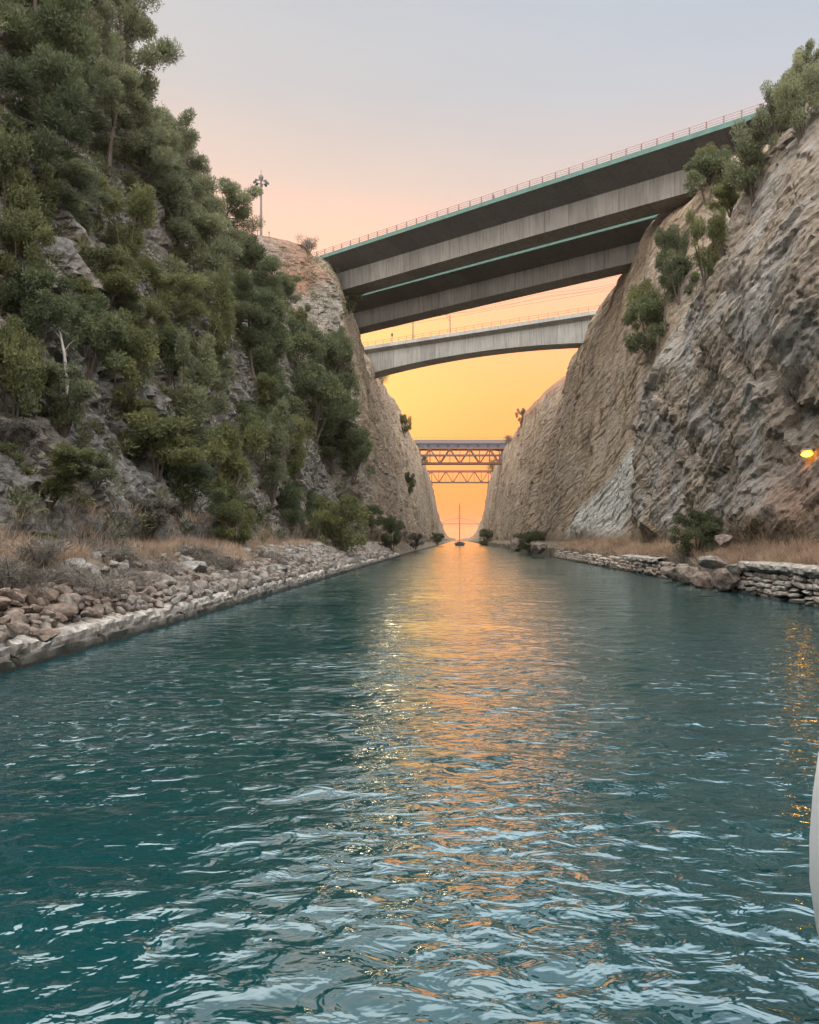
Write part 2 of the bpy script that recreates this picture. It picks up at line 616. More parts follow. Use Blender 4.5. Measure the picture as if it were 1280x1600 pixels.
def water_material():
    m, nt, b, out = new_mat('canal_water')
    g = coord(nt)
    w1 = noise(nt, coord(nt, 'Object', (0.66, 1.0, 1.0), (0, 0, R(12))), 4.1, 3, 0.45, 0.5)
    w2 = noise(nt, coord(nt, 'Object', (0.75, 1.0, 1.0), (0, 0, R(-20))), 8.0, 2, 0.5, 0.4)
    patch = ramp(nt, noise(nt, g, 0.22, 3, 0.5), [(0.36, (0.22,) * 3), (0.62, (1.0,) * 3)])
    w1 = math_node(nt, 'MULTIPLY', math_node(nt, 'POWER', w1, 3.0), 1.9)
    h = math_node(nt, 'MULTIPLY_ADD', w2, 0.10, w1)
    h = math_node(nt, 'MULTIPLY', math_node(nt, 'MULTIPLY', h, patch), attr(nt, 'chop'))
    # the wind blows down the canal: wave faces towards the boat are the long ones
    sy = nt.nodes.new('ShaderNodeSeparateXYZ')
    nt.links.new(g, sy.inputs[0])
    h = math_node(nt, 'MULTIPLY_ADD', math_node(nt, 'MAXIMUM', math_node(nt, 'SUBTRACT', sy.outputs['Y'], 14.0), 0.0), WATER_LEAN, h)
    bp = nt.nodes.new('ShaderNodeBump')
    bp.inputs['Strength'].default_value = 1.0
    bp.inputs['Distance'].default_value = WATER_BUMP
    nt.links.new(h, bp.inputs['Height'])
    murk = noise(nt, g, 0.05, 3, 0.5)
    body = ramp(nt, murk, [(0.3, (0.0, 0.038, 0.046)), (0.7, (0.0, 0.051, 0.060))])
    nt.links.new(body, b.inputs['Base Color'])
    b.inputs['Roughness'].default_value = 0.6
    b.inputs['Specular IOR Level'].default_value = 0.0
    gl = nt.nodes.new('ShaderNodeBsdfGlossy')
    gl.inputs['Roughness'].default_value = 0.015
    gl.inputs['Color'].default_value = (0.84, 0.98, 1.0, 1)
    nt.links.new(bp.outputs[0], gl.inputs['Normal'])
    lw = nt.nodes.new('ShaderNodeLayerWeight')
    lw.inputs['Blend'].default_value = 0.5
    nt.links.new(bp.outputs[0], lw.inputs['Normal'])
    fr = math_node(nt, 'MULTIPLY_ADD', math_node(nt, 'POWER', lw.outputs['Facing'], WATER_POW), 0.93, 0.07)
    mx = nt.nodes.new('ShaderNodeMixShader')
    nt.links.new(fr, mx.inputs[0])
    nt.links.new(b.outputs[0], mx.inputs[1])
    nt.links.new(gl.outputs[0], mx.inputs[2])
    nt.links.new(mx.outputs[0], out.inputs[0])
    return m


WATER_BUMP = 0.070
WATER_LEAN = 0.60
WATER_POW = 2.3
M['water'] = water_material()

# ------------------------------------------------------------------ water
WL, WR = -9.65, 15.0            # the two waterlines


def build_water():
    ys = [1.2]
    while ys[-1] < 1000:
        ys.append(ys[-1] * 1.0075)
    ys = np.array([-80, -40, -20, -10, -5, -2, 0] + ys + [1300, 2000, 3200, 6000], dtype=float)
    xs = np.arange(WL - 2.0, WR + 2.01, 0.1)
    X, Y = np.meshgrid(xs, ys)
    Z = np.zeros_like(X)
    rng = np.random.default_rng(5)
    step = np.maximum(np.gradient(ys), 0.02)[:, None]
    for k in range(44):
        lam = 0.40 * (6.0 ** (rng.random() ** 1.3))
        th = R(90) + rng.normal(0, 0.55)
        amp = 0.0016 * lam ** 0.85 * (0.6 + 0.8 * rng.random())
        kx, ky = 2 * math.pi / lam * math.cos(th), 2 * math.pi / lam * math.sin(th)
        fade = np.clip((lam * 0.35) / step, 0, 1) ** 2
        ph = rng.random() * 6.28 + 0.9 * vnoise(X * 0.25, Y * 0.25, X * 0 + k, 9)
        Z += fade * amp * np.sin(kx * X + ky * Y + ph)
    Z *= 0.55 + 0.6 * (0.5 + 0.5 * fbm(X * 0.12, Y * 0.08, X * 0, 2, 3))
    Z[(Y > 900) | (Y < 0)] = 0
    ny, nx = X.shape
    idx = np.arange(ny * nx).reshape(ny, nx)
    F = np.stack([idx[:-1, :-1], idx[:-1, 1:], idx[1:, 1:], idx[1:, :-1]], -1).reshape(-1, 4)
    chop = 0.50 + 0.50 * (1 - sstep(3, 25, Y)) - 0.12 * sstep(60, 300, Y)
    o = np_mesh('water', np.stack([X, Y, Z], -1).reshape(-1, 3), F, M['water'], smooth=True, attrs={'chop': ('POINT', chop.ravel())})
    tag(o, 'teal rippled canal water with an orange reflection down its middle', 'water', kind='structure')


build_water()

# ------------------------------------------------------------------ cliffs
HL = ([-200, 100, 114, 120, 132, 140, 230, 300, 376, 530, 570, 600, 660, 760, 900, 4000],
      [52, 50, 47, 46.5, 48.5, 54.3, 54, 51, 50.5, 50, 35, 27, 20, 12, 7, 6])
HR = ([-200, 40, 70, 84, 104, 116, 170, 205, 300, 376, 530, 570, 600, 660, 760, 900, 4000],
      [46, 46, 46, 48.5, 49, 54, 53.5, 51, 49, 50.5, 50, 36, 28, 20, 12, 7, 6])


def left_face(Y, z):
    near = 14.0 + 0.355 * z
    s = np.interp(Y, [120, 150, 190, 235, 376, 530, 650], [0.177, 0.20, 0.225, 0.20, 0.155, 0.17, 0.2])
    xb = np.interp(Y, [110, 135, 900], [12.6, 12.2, 11.6])
    far = xb + s * z
    t = sstep(112, 121, Y + 0.06 * z)
    return near * (1 - t) + far * t


def right_face(Y, z):
    q = np.maximum(0, z - 18)
    near = 18.6 + 0.02 * z + 0.15 * q + 0.016 * q * q
    s = np.interp(Y, [90, 150, 190, 235, 376, 530, 650], [0.215, 0.225, 0.22, 0.15, 0.105, 0.11, 0.16])
    xb = np.interp(Y, [110, 150, 900], [18.4, 17.4, 16.6])
    far = xb + s * z
    t = sstep(79, 91, Y)
    g = np.exp(-((Y - 83.5) / 4.5) ** 2) * 0.42 * np.maximum(0, z - 15)
    g2 = np.exp(-((Y - 205) / 9.0) ** 2) * 0.10 * np.maximum(0, z - 8)
    return near * (1 - t) + far * t + g + g2 * t


def y_rows():
    ys = list(np.arange(-90, 0, 3.0)) + list(np.arange(0, 8, 0.8))
    y = 8.0
    while y < 1100:
        ys.append(y)
        y += max(0.22, y * 0.0034)
    return np.array(ys + [1250, 1500, 1900, 2500, 3300, 4500])


def build_cliff(side, name, label):
    ys = y_rows()
    ny = len(ys)
    left = side < 0
    H = np.interp(ys, *(HL if left else HR))
    H = H + 0.7 * vnoise(ys * 0.11, ys * 0, ys * 0, 31) * sstep(20, 100, ys) + np.clip(ys / 400, 0, 1) * 1.6 * vnoise(ys * 0.035, ys * 0, ys * 0, 37)
    zb = 2.5 * np.ones(ny)
    NZ = 215
    w = np.linspace(0, 1, NZ)
    Yg = np.repeat(ys[:, None], NZ, 1)
    Zg = zb[:, None] + w[None, :] * (H - zb)[:, None]
    face = left_face if left else right_face
    Xg = face(Yg, Zg)
    # rounded soil brow
    brow = np.clip((w - 0.86) / 0.14, 0, 1)[None, :]
    Xg = Xg + brow ** 2 * np.interp(ys, [0, 110, 125, 190, 205, 300, 600], [4, 4, 2.0, 2.5, 6, 3, 2])[:, None] * (H / 50)[:, None]
    # relief
    a = R(20) if not left else R(38)
    p = Yg * math.cos(a) - Zg * math.sin(a)      # along the beds
    q = Yg * math.sin(a) + Zg * math.cos(a)      # across the beds
    wob = 1.4 * fbm(Yg * 0.3, Zg * 0.3, Xg * 0, 3, 41)
    f1, e1 = facets((p + wob) / 5.5, (q + wob) / 2.6, 50)
    f2, e2 = facets((p + wob * .4) / 3.0, (q + wob * .4) / 0.75, 60)
    f3, e3 = facets((p + wob * .15) / 1.15, (q + wob * .15) / 0.36, 70)
    big = fbm(Yg / 15, Zg / 15, Xg * 0, 3, 80)
    med = fbm(Yg / 3.2, Zg / 3.2, Xg * 0, 4, 90)
    rill = fbm(Yg / 2.4, Zg / 18, Xg * 0, 4, 95)
    smooth = sstep(100, 126, Yg) if left else sstep(79, 89, Yg)      # the trimmed walls beyond are smoother
    fade3 = np.clip(60 / np.maximum(Yg, 1), 0, 1)
    fade2 = np.clip(150 / np.maximum(Yg, 1), 0, 1)
    d = 1.0 * big * (1 - 0.3 * smooth) + 0.30 * med * (1 - 0.45 * smooth)
    kk = 0.85 if left else 0.22
    lam = fbm(p / 9, q / 0.5, Xg * 0, 3, 120)
    d += kk * (f1 * 1.05 * (1 - 0.6 * smooth) + f2 * 0.55 * fade2 * (1 - 0.55 * smooth) + f3 * 0.32 * fade3 * (1 - 0.4 * smooth)) + 0.16 * lam * fade2 + (0 if left else 0.6 * facets((p + wob) / 12, (q + wob) / 7, 130)[0] * (1 - 0.4 * smooth))
    d -= kk * (0.5 * np.exp(-(e1 / 0.05) ** 2) + 0.28 * np.exp(-(e2 / 0.09) ** 2) * fade2) * (1 - 0.7 * smooth)
    d += rill * (0.75 if left else 0.45) * smooth
    if left:
        pit = np.maximum(0, vnoise(Yg * 0.9, Zg * 0.7, Xg * 0, 77) - 0.45)
        d -= pit * 2.2 * np.exp(-((Yg - 118) / 7) ** 2) * sstep(14, 26, Zg)
    else:
        # the hollow with the broken cream block beneath it
        hol = np.exp(-((Yg - 74) / 2.2) ** 2 - ((Zg - 25.5) / 2.0) ** 2)
        d -= 1.8 * hol
    edge = sstep(0, 0.05, w)[None, :]
    Xg = Xg - d * edge
    # bench and foot below the face
    wl = (-WL if left else WR)
    if left:
        foot = [(wl + 0.55, -2.0), (wl + 0.55, 0.30), (wl + 1.2, 0.55), (wl + 2.0, 1.1), (wl + 2.9, 1.85), (wl + 3.4, 2.15), (None, 2.35)]
    else:
        foot = [(wl + 0.9, -2.0), (wl + 0.9, 0.3), (wl + 0.95, 1.05), (wl + 1.0, 1.42), (wl + 1.5, 1.5), (wl + 2.4, 1.8), (None, 2.2)]
    fx, fz = [], []
    rb = 0.30 * vnoise(ys * 0.5, ys * 0 + 2, ys * 0, 13)
    far = sstep(112, 150, ys)
    for k, (x, z) in enumerate(foot):
        X0 = Xg[:, 0]
        xk = (X0 - 0.5) if x is None else np.minimum(x + (rb if k > 1 else 0) - far * (0.45 if left else 0.8), X0 - 0.6 + 0.05 * k)
        zk = np.full(ny, z) if k < 2 else z + 0.25 * vnoise(ys * 0.7 + k, ys * 0 + k, ys * 0, 14) + far * (0.35 * vnoise(ys * 0.35, ys * 0 + k, ys * 0, 15))
        zk = zk - (0.0 if k == 0 else 0)
        fx.append(xk)
        fz.append(zk)
    # plateau behind the brow
    XT = Xg[:, -1]
    offs = [0.8, 2.5, 5, 8, 12, 18, 30, 70, 200, 700]
    tx, tz = [], []
    for o_ in offs:
        xk = XT + o_
        zk = H + 0.35 * vnoise(ys * 0.3, ys * 0 + o_, ys * 0, 21) + min(o_, 10) * 0.03
        if not left:
            up = sstep(36, 44, xk) * sstep(40, 84, ys) * (1 - sstep(110, 150, ys))
            zk = zk + up * (56.8 - zk)
            zk = np.where(ys < 60, zk + min(o_, 30) * 0.1, zk)
        else:
            up = sstep(28, 34, xk) * (1 - sstep(100, 112, ys))
            zk = zk + up * 2
        tx.append(xk)
        tz.append(zk)
    X = np.concatenate([np.stack(fx, 1), Xg, np.stack(tx, 1)], 1)
    Z = np.concatenate([np.stack(fz, 1), Zg, np.stack(tz, 1)], 1)
    ncol = X.shape[1]
    Y = np.repeat(ys[:, None], ncol, 1)
    nf, nt_ = len(foot), len(offs)
    # colour masks of the ground itself
    pad = lambda A, lo, hi_: np.concatenate([np.full((ny, nf), 1.0) * lo, A, np.full((ny, nt_), 1.0) * hi_], 1)
    n8 = fbm(Yg / 8, Zg / 8, Xg * 0, 3, 101)
    tan = np.clip(smooth * (0.82 + 0.25 * n8) + ((0.14 if left else 0.03) + (0.4 if left else 0.18) * np.maximum(0, n8)) * (1 - smooth), 0, 1)
    topw = np.clip((Zg - (H[:, None] - 8 + 2.5 * n8)) / 3.0, 0, 1)
    if left:
        red = topw * np.exp(-((Yg - 115) / 4.0) ** 2) * 0.85 + topw * 0.4 * sstep(240, 280, Yg)
        pale = 0.30 * np.maximum(0, n8) * (1 - smooth) + 0.5 * np.exp(-((Yg - 121) / 5) ** 2) * (1 - topw) * sstep(4, 14, Zg)
    else:
        red = topw * sstep(186, 205, Yg) * (1 - sstep(290, 330, Yg)) * 0.75 + 0.5 * np.exp(-((Yg - 42) / 4.5) ** 2 - ((Zg - 5) / 2.6) ** 2)
        line = Zg - np.interp(Yg, [85, 100, 118, 140], [19, 13, 8, 3.5])
        pale = sstep(2.0, -0.5, line + n8) * sstep(84, 96, Yg) * (1 - sstep(126, 140, Yg)) * 1.0
        pale += 0.9 * np.exp(-((Yg - 73) / 1.6) ** 2 - ((Zg - 23.3) / 1.3) ** 2)
    tan = np.where(topw > 0, np.maximum(tan, topw * 0.9 * (1.0 if left else sstep(76, 84, Yg))), tan)
    dark_rock = (1 - smooth) * np.clip(0.75 + 0.5 * n8, 0.3, 0.95) if left else 0 * n8  # near left rock mixed towards a darker grey-brown tone
    A = {'dark_rock': ('POINT', pad(dark_rock, 0.3, 0.2).ravel()), 'tan': ('POINT', pad(tan, 0.2, 0.6).ravel()), 'red': ('POINT', pad(np.clip(red, 0, 1), 0, 0).ravel()),
         'pale': ('POINT', pad(np.clip(pale, 0, 1), 0, 0).ravel()), 'earth': ('POINT', pad(np.repeat((1 - edge), ny, 0), 1.0, 0.8).ravel())}
    idx = np.arange(ny * ncol).reshape(ny, ncol)
    F = np.stack([idx[:-1, :-1], idx[1:, :-1], idx[1:, 1:], idx[:-1, 1:]], -1).reshape(-1, 4)
    if not left:
        F = F[:, ::-1]
    V = np.stack([X * side, Y, Z], -1).reshape(-1, 3)
    o = np_mesh(name, V, F, M['rock'], smooth=False, attrs=A)
    tag(o, label, 'cliff', kind='structure')
    keep = (V[F[:, 0], 1] < 720) & (V[F[:, 0], 1] > -5)
    used = F[keep]
    return BVHTree.FromPolygons(V.tolist(), used.tolist())


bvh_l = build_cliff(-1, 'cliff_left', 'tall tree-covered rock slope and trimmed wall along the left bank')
bvh_r = build_cliff(1, 'cliff_right', 'bare grey-brown rock face and tan trimmed wall along the right bank')


def pixel_ray(px, py):
    return Vector(((px - VX) / FPX, 1.0, (VY - py) / FPX))


def hit(px, py):
    d = pixel_ray(px, py)
    dn = d.normalized()
    best = None
    for b in (bvh_l, bvh_r):
        h = b.ray_cast(Vector((0, 0, EYE)), dn)
        if h[0] is not None and (best is None or h[3] < best[3]):
            best = h
    return best[0] if best else None


def at(px, py, Y):
    d = pixel_ray(px, py)
    return Vector((0, 0, EYE)) + d * Y


def ground(side, X, Y, z0=70):
    h = (bvh_l if side < 0 else bvh_r).ray_cast(Vector((X, Y, z0)), Vector((0, 0, -1)))
    return h[0].z if h[0] is not None else 0.0

# ------------------------------------------------------------------ highway bridge (two parallel decks)
def highway(loc, rz, label):
    root = empty('highway_bridge', loc, rz, label, 'bridge', 'decks of the concrete highway bridge')
    x0, x1 = -26.0, 112.0
    b = MB()
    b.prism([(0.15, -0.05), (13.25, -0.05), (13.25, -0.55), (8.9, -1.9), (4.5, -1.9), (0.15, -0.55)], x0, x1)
    b.build('deck', M['shaded_deck'], root)
    b = MB()
    n = 40
    rings = []
    for i in range(n + 1):
        x = x0 + (x1 - x0) * i / n
        t = (x - 40) / 40
        D = 5.1 + 0.12 * t * t
        rings.append([(x, 4.5, -1.85), (x, 8.9, -1.85), (x, 8.75, -D), (x, 4.62, -D)])
    b.loft(rings)
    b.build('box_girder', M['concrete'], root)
    for ya, yb in ((-0.12, 0.145), (13.255, 13.52)):
        b = MB()
        b.box(x0, x1, ya, yb, -0.56, 0.09)
        b.build('edge_beam', M['turquoise'], root)
    for y in (0.02, 13.38):
        rl = MB()
        for z in (0.42, 0.72, 1.04):
            rl.box(x0, x1, y - 0.035, y + 0.035, z - 0.04, z + 0.04)
        rl.build('railing', M['maroon'], root)
    pm = MB()
    pm.box(-0.07, 0.07, 0.06, 0.20, 0.09, 1.12)
    proto = None
    k = 0
    for i in range(48):
        if proto is None:
            proto = pm.build('railing_post', M['post'], root)
            o = proto
        else:
            o = proto.copy()
            COL.objects.link(o)
            o.parent = root
        o.location = (-12 + 2.2 * i, 0, 0)
    return root


ang = math.atan2(-49.0, 64.1)
nv = Vector((-math.sin(ang), math.cos(ang), 0))
A0 = Vector((-25.4, 141.0, 54.85))
hw1 = highway(A0, ang, 'near concrete deck of the highway bridge with turquoise edge and maroon railing against the sky')
hw2 = copy_tree(hw1)
hw2.location = A0 + nv * 20.0
hw2['label'] = 'rear shadowed highway deck behind the near one, showing only a turquoise line and dark underside'

# bird above the railing
t_ = 0.0
bx = at(771.5, 311, 119.0)
bird = MB()
bird.tube([(-.26, 0, -.10), (-.1, 0, -.02), (.08, 0, .02), (.2, 0, .07), (.3, 0, .06)], [.01, .07, .09, .05, .015], 8)
bird_o = empty('bird', bx, R(20), 'small dark bird with raised wings just above the highway railing', 'bird')
bird.build('body', M['feather'], bird_o, True)
for s in (-1, 1):
    wgm = MB()
    p = [(.05, s * .05, .03), (.08, s * .22, .24), (.0, s * .30, .46), (-.1, s * .24, .58)]
    q = [(-.13, s * .05, .03), (-.15, s * .22, .20), (-.16, s * .28, .40), (-.14, s * .24, .56)]
    wgm.loft([[p[k], q[k], (q[k][0], q[k][1], q[k][2] - .012), (p[k][0], p[k][1], p[k][2] - .02)] for k in range(4)])
    wgm.build('wing', M['feather'], bird_o)

# ------------------------------------------------------------------ railway bridge
ra = math.atan2(-31.0, 53.5)
rb_o = empty('railway_bridge', (-24.4, 199.0, 52.85), ra, 'pale concrete railway bridge with arched underside beyond the highway decks', 'bridge')
L0 = 61.8
b = MB()
b.prism([(0, 0), (0.3, 0), (0.3, -0.35), (7.9, -0.35), (7.9, 0), (8.2, 0), (8.2, -0.85), (6.7, -1.5), (1.5, -1.5), (0, -0.85)], -14, 80)
b.build('deck', M['pale_concrete'], rb_o)
b = MB()
rings = []
for i in range(49):
    x = -14 + 94 * i / 48
    t = min(1.15, abs(x - L0 / 2 - 1.5) / (L0 / 2))
    D = 5.0 + 1.7 * t * t
    rings.append([(x, 1.5, -1.45), (x, 6.7, -1.45), (x, 6.6, -D), (x, 1.6, -D)])
b.loft(rings)
b.build('arched_girder', M['pale_concrete'], rb_o)
rl = MB()
for z in (0.5, 1.0):
    rl.box(-14, 80, 0.10, 0.15, z - 0.025, z + 0.025)
rl.build('railing', M['steel'], rb_o)
pm = MB()
pm.box(-.035, .035, .09, .16, 0, 1.02)
p0 = pm.build('railing_post', M['steel'], rb_o)
p0.location.x = -6
for i in range(1, 31):
    o = p0.copy()
    COL.objects.link(o)
    o.parent = rb_o
    o.location.x = -6 + 2.4 * i


def rail_local(x, y, z=0.0):
    return Vector((-24.4, 199.0, 52.85)) + Vector((math.cos(ra), math.sin(ra), 0)) * x + Vector((-math.sin(ra), math.cos(ra), 0)) * y + Vector((0, 0, z))


for (x, y, lab, sgn) in ((14.7, 0.75, 'catenary pole on the near edge of the railway bridge, left of its twin', 1),
                         (21.5, 7.5, 'catenary pole with a cantilever arm on the far edge of the railway bridge', -1)):
    e = empty('catenary_pole', rail_local(x, y, -0.30), ra, lab, 'catenary pole', 'catenary poles on the railway bridge')
    b = MB()
    b.tube([(0, 0, 0), (0, 0, 7.2)], [.17, .12], 8)
    b.build('pole', M['steel'], e)
    b = MB()
    b.tube([(0, 0, 6.6), (0, sgn * 2.4, 6.9)], .05, 5)
    b.tube([(0, 0, 5.6), (0, sgn * 2.4, 6.7)], .05, 5)
    b.build('cantilever_arm', M['steel'], e)
e = empty('rail_signal', rail_local(8.3, 0.8, -0.3), ra, 'short signal post on the left end of the railway bridge', 'signal')
b = MB()
b.tube([(0, 0, 0), (0, 0, 2.3)], .07, 6)
b.build('pole', M['steel'], e)
b = MB()
b.box(-.2, .2, -.12, .12, 2.0, 2.8)
b.build('signal_head', M['black'], e)
wg = MB()
for (y, z) in ((3.0, 5.6), (3.0, 6.9), (5.2, 5.6), (5.2, 6.9), (0.4, 7.6)):
    a, c = rail_local(-14, y, z), rail_local(80, y, z)
    pts = []
    for k in range(21):
        f = k / 20
        p = a.lerp(c, f)
        p.z -= 0.0 if z < 6 else 0.9 * (1 - (2 * ((f * 3) % 1) - 1) ** 2)
        pts.append(p)
    wg.tube(pts, 0.03, 4)
wires = wg.build('overhead_wires', M['steel'])
tag(wires, 'thin overhead catenary wires strung above the railway bridge', 'wires')

# ------------------------------------------------------------------ steel truss bridges further up the canal


def truss_bridge(name, Y, zt, dz, xs, mat, label, girder=None, mid=None, ends=None, wid=6.0, mw=0.45):
    root = empty(name, (0, Y, zt), 0, label, 'bridge', 'old steel bridges far up the canal')
    z1 = -dz
    top, bot = MB(), MB()
    for y in (0, wid):
        top.box(xs[0], xs[-1], y - .35, y + .35, -.55, .55)
        lo, hi_ = (xs[1], xs[-2]) if ends else (xs[0], xs[-1])
        bot.box(lo, hi_, y - .3, y + .3, z1 - .4, z1 + .4)
        if ends:
            bot.beam((xs[0], y, z1 + ends), (xs[1], y, z1), .6)
            bot.beam((xs[-1], y, z1 + ends), (xs[-2], y, z1), .6)
    top.build('top_chord', mat, root)
    bot.build('bottom_chord', mat, root)
    for y in (0, wid):
        for k in range(len(xs) - 1):
            zb_ = [z1 + (ends or 0) if j in (0, len(xs) - 1) else z1 for j in (k, k + 1)]
            g = MB()
            if k % 2:
                g.beam((xs[k], y, 0), (xs[k + 1], y, zb_[1]), mw)
            else:
                g.beam((xs[k], y, zb_[0]), (xs[k + 1], y, 0), mw)
            g.build('diagonal', mat, root)
        for k in range(1, len(xs) - 1):
            g = MB()
            g.beam((xs[k], y, 0), (xs[k], y, z1), mw * 0.55)
            g.build('vertical', mat, root)
    if girder:
        g = MB()
        g.box(-34, 34, -1.0, wid + 1.0, 2.2, girder)
        g.build('deck', M['steel'], root)
        g = MB()
        g.box(-34, 34, -.4, wid + .4, 0.56, 2.19)
        g.build('girder', M['blue_steel'], root)
        for k in range(-6, 7):
            g = MB()
            g.beam((k * 4.9, -.45, 0.6), (k * 4.9, -1.3, 2.1), .5)
            g.build('bracket', M['blue_steel'], root)
        g = MB()
        for k in range(-17, 18):
            g.box(k * 2 - .05, k * 2 + .05, -1.0, -.9, girder, girder + 1)
        g.box(-34, 34, -1.0, -.92, girder + .9, girder + 1.0)
        g.build('railing', M['steel'], root)
    if mid is not None:
        g = MB()
        g.box(xs[0] - 8, xs[-1] + 8, -1.6, -0.55, mid - .5, mid + .5)
        g.build('walkway', M['blue_steel'], root)
    return root


truss_bridge('truss_bridge', 376.0, 47.6, 7.3, [0.8 + 4.9 * k for k in range(-6, 7)], M['rust_steel'],
             'old steel truss bridge with dark blue-grey deck, nearer of the two trusses down the canal', girder=4.0, mid=-3.7)
truss_bridge('truss_bridge', 522.0, 49.4, 7.6, [1.3 + 4.85 * k for k in range(-5, 6)], M['rust_steel'],
             'farther and lower looking steel truss bridge with sloped bottom chord ends', ends=2.6)

e = empty('girder_bridge', (2, 2000, 44), 0, 'faint hazy bridge crossing at the far end of the canal behind the mast', 'bridge')
g = MB()
g.box(-70, 70, 0, 9, -1.6, 1.0)
g.build('deck', M['steel'], e)
g = MB()
pts = [(-50 + 5 * k, 4, 1.0 + 13 * (1 - ((k - 10) / 10) ** 2)) for k in range(21)]
g.tube(pts, 0.9, 5)
for k in range(2, 19, 2):
    g.beam((pts[k][0], 4, 1), pts[k], .5)
g.build('arch', M['steel'], e)
g = MB()
for x in (-55, 55):
    g.box(x - 2, x + 2, 1, 8, -39, -1.6)
g.build('pier', M['steel'], e)

# ------------------------------------------------------------------ sailing yacht ahead
e = empty('sailing_yacht', (0.7, 342, 0), 0, 'dark hulled sailing yacht motoring away in the middle of the canal, mast bare', 'sailboat')
g = MB()
rings = []
for k in range(11):
    y = 12.5 * k / 10
    wv = 2.15 * (1 - (k / 10) ** 2.2) * (0.86 + 0.14 * min(1, k / 3)) + 0.03
    zt = 1.15 + 0.35 * (k / 10)
    rings.append([(-wv, y, zt), (-wv * .92, y, .5), (-wv * .6, y, -.35), (wv * .6, y, -.35), (wv * .92, y, .5), (wv, y, zt)])
g.loft(rings)
g.build('hull', M['hull_dark'], e)
g = MB()
g.loft([[(-1.3, 3.4, 1.2), (1.3, 3.4, 1.2), (1.1, 3.5, 1.9), (-1.1, 3.5, 1.9)], [(-.9, 9.0, 1.3), (.9, 9.0, 1.3), (.6, 8.4, 1.75), (-.6, 8.4, 1.75)]])
g.build('cabin', M['hull_white'], e)
g = MB()
g.box(-1.5, 1.5, 0.9, 3.4, 2.35, 2.5)
for x in (-1.45, 1.45):
    g.beam((x, 1, 1.15), (x, 1, 2.4), .06)
    g.beam((x, 3.3, 1.15), (x, 3.3, 2.4), .06)
g.build('bimini', M['hull_dark'], e)
g = MB()
g.tube([(0, 6.2, 1.2), (0, 6.2, 19.3)], [.16, .11], 8)
g.beam((-.9, 6.2, 8), (.9, 6.2, 8), .08)
g.beam((-.7, 6.2, 13.5), (.7, 6.2, 13.5), .08)
g.build('mast', M['steel'], e)
g = MB()
g.tube([(0, 6.2, 2.9), (0, 1.4, 3.0)], .15, 6)
g.build('boom', M['steel'], e)
g = MB()
for q in ((0, 12.4, 1.5), (0, 0.05, 1.2), (2.0, 6.0, 1.3), (-2.0, 6.0, 1.3)):
    g.tube([(0, 6.2, 19.2), q], .02, 4)
g.build('rigging', M['steel'], e)
e.scale = (1.22, 1.22, 1.0)

# ------------------------------------------------------------------ white hull of the boat at the right edge
e = empty('tour_boat', (1.52, 3.0, 0), 0, 'white curved flank of a boat at the right edge above the water', 'boat')
prof = [(0.55, -.35), (0.36, .2), (0.20, .65), (0.09, 0.95), (0.03, 1.15), (0.0, 1.36), (0.0, 1.55), (0.015, 1.75), (0.04, 1.92), (0.10, 2.08)]
g = MB()
rings = []
for k in range(15):
    f = k / 14
    y = 1.0 - 9.0 * f
    ins = 0.0 if k else 0.10
    sh = 0.30 * max(0, 1 - f * 9) ** 2 - 0.035 * min(1, f * 9)
    rg = [(x + ins + sh, y, z) for x, z in prof]
    rg += [(3.2 - (x + ins + sh), y, z) for x, z in prof[::-1]]
    rings.append(rg)
g.loft(rings)
g.build('hull', M['hull_white'], e, True)
g = MB()
g.tube([(0.72, 0.9, 2.10), (0.3, -1, 2.10), (0.3, -8.7, 2.10)], .05, 8)
g.build('rub_rail', M['black'], e, True)

# ------------------------------------------------------------------ high mast light on the left brow
px_b = hit(408, 378)
mY = 113.8
mb = at(408, 372, mY)
gz = ground(-1, mb.x, mY)
print('mast base', mb, 'ground', gz)
mb.z = min(mb.z, gz)
mh = at(408, 284, mY).z - mb.z
e = empty('high_mast_light', mb, 0, 'tall floodlight mast with a ring of lamps on the left hilltop', 'light mast')
g = MB()
g.tube([(0, 0, -.5), (0, 0, mh + .4)], [.21, .13], 8)
g.build('pole', M['steel'], e)
g = MB()
n = 16
g.tube([(0.75 * math.cos(2 * math.pi * k / n), 0.75 * math.sin(2 * math.pi * k / n), mh) for k in range(n + 1)], .06, 5)
for k in range(4):
    c, s = math.cos(math.pi * k / 2 + .4), math.sin(math.pi * k / 2 + .4)
    g.beam((0, 0, mh + .25), (.75 * c, .75 * s, mh), .07)
g.build('lamp_ring', M['steel'], e)
g = MB()
g.loft([[(r * math.cos(2 * math.pi * k / 10), r * math.sin(2 * math.pi * k / 10), mh + z) for k in range(10)] for r, z in ((.12, .45), (.34, .5), (.36, .8), (.25, 1.0), (.06, 1.15), (.03, 1.9))])
g.build('winch_cap', M['steel'], e)
for k in range(8):
    a = 2 * math.pi * k / 8 + .2
    g = MB()
    g.loft([[(r * math.cos(q), r * math.sin(q) * .8, z) for q in [2 * math.pi * j / 8 for j in range(8)]] for r, z in ((.09, .18), (.24, .05), (.28, -.12), (.22, -.16))])
    o = g.build('floodlight', M['hull_dark'], e)
    o.location = (0.95 * math.cos(a), 0.95 * math.sin(a), mh - .08)
    o.rotation_euler = (0, R(38), a)
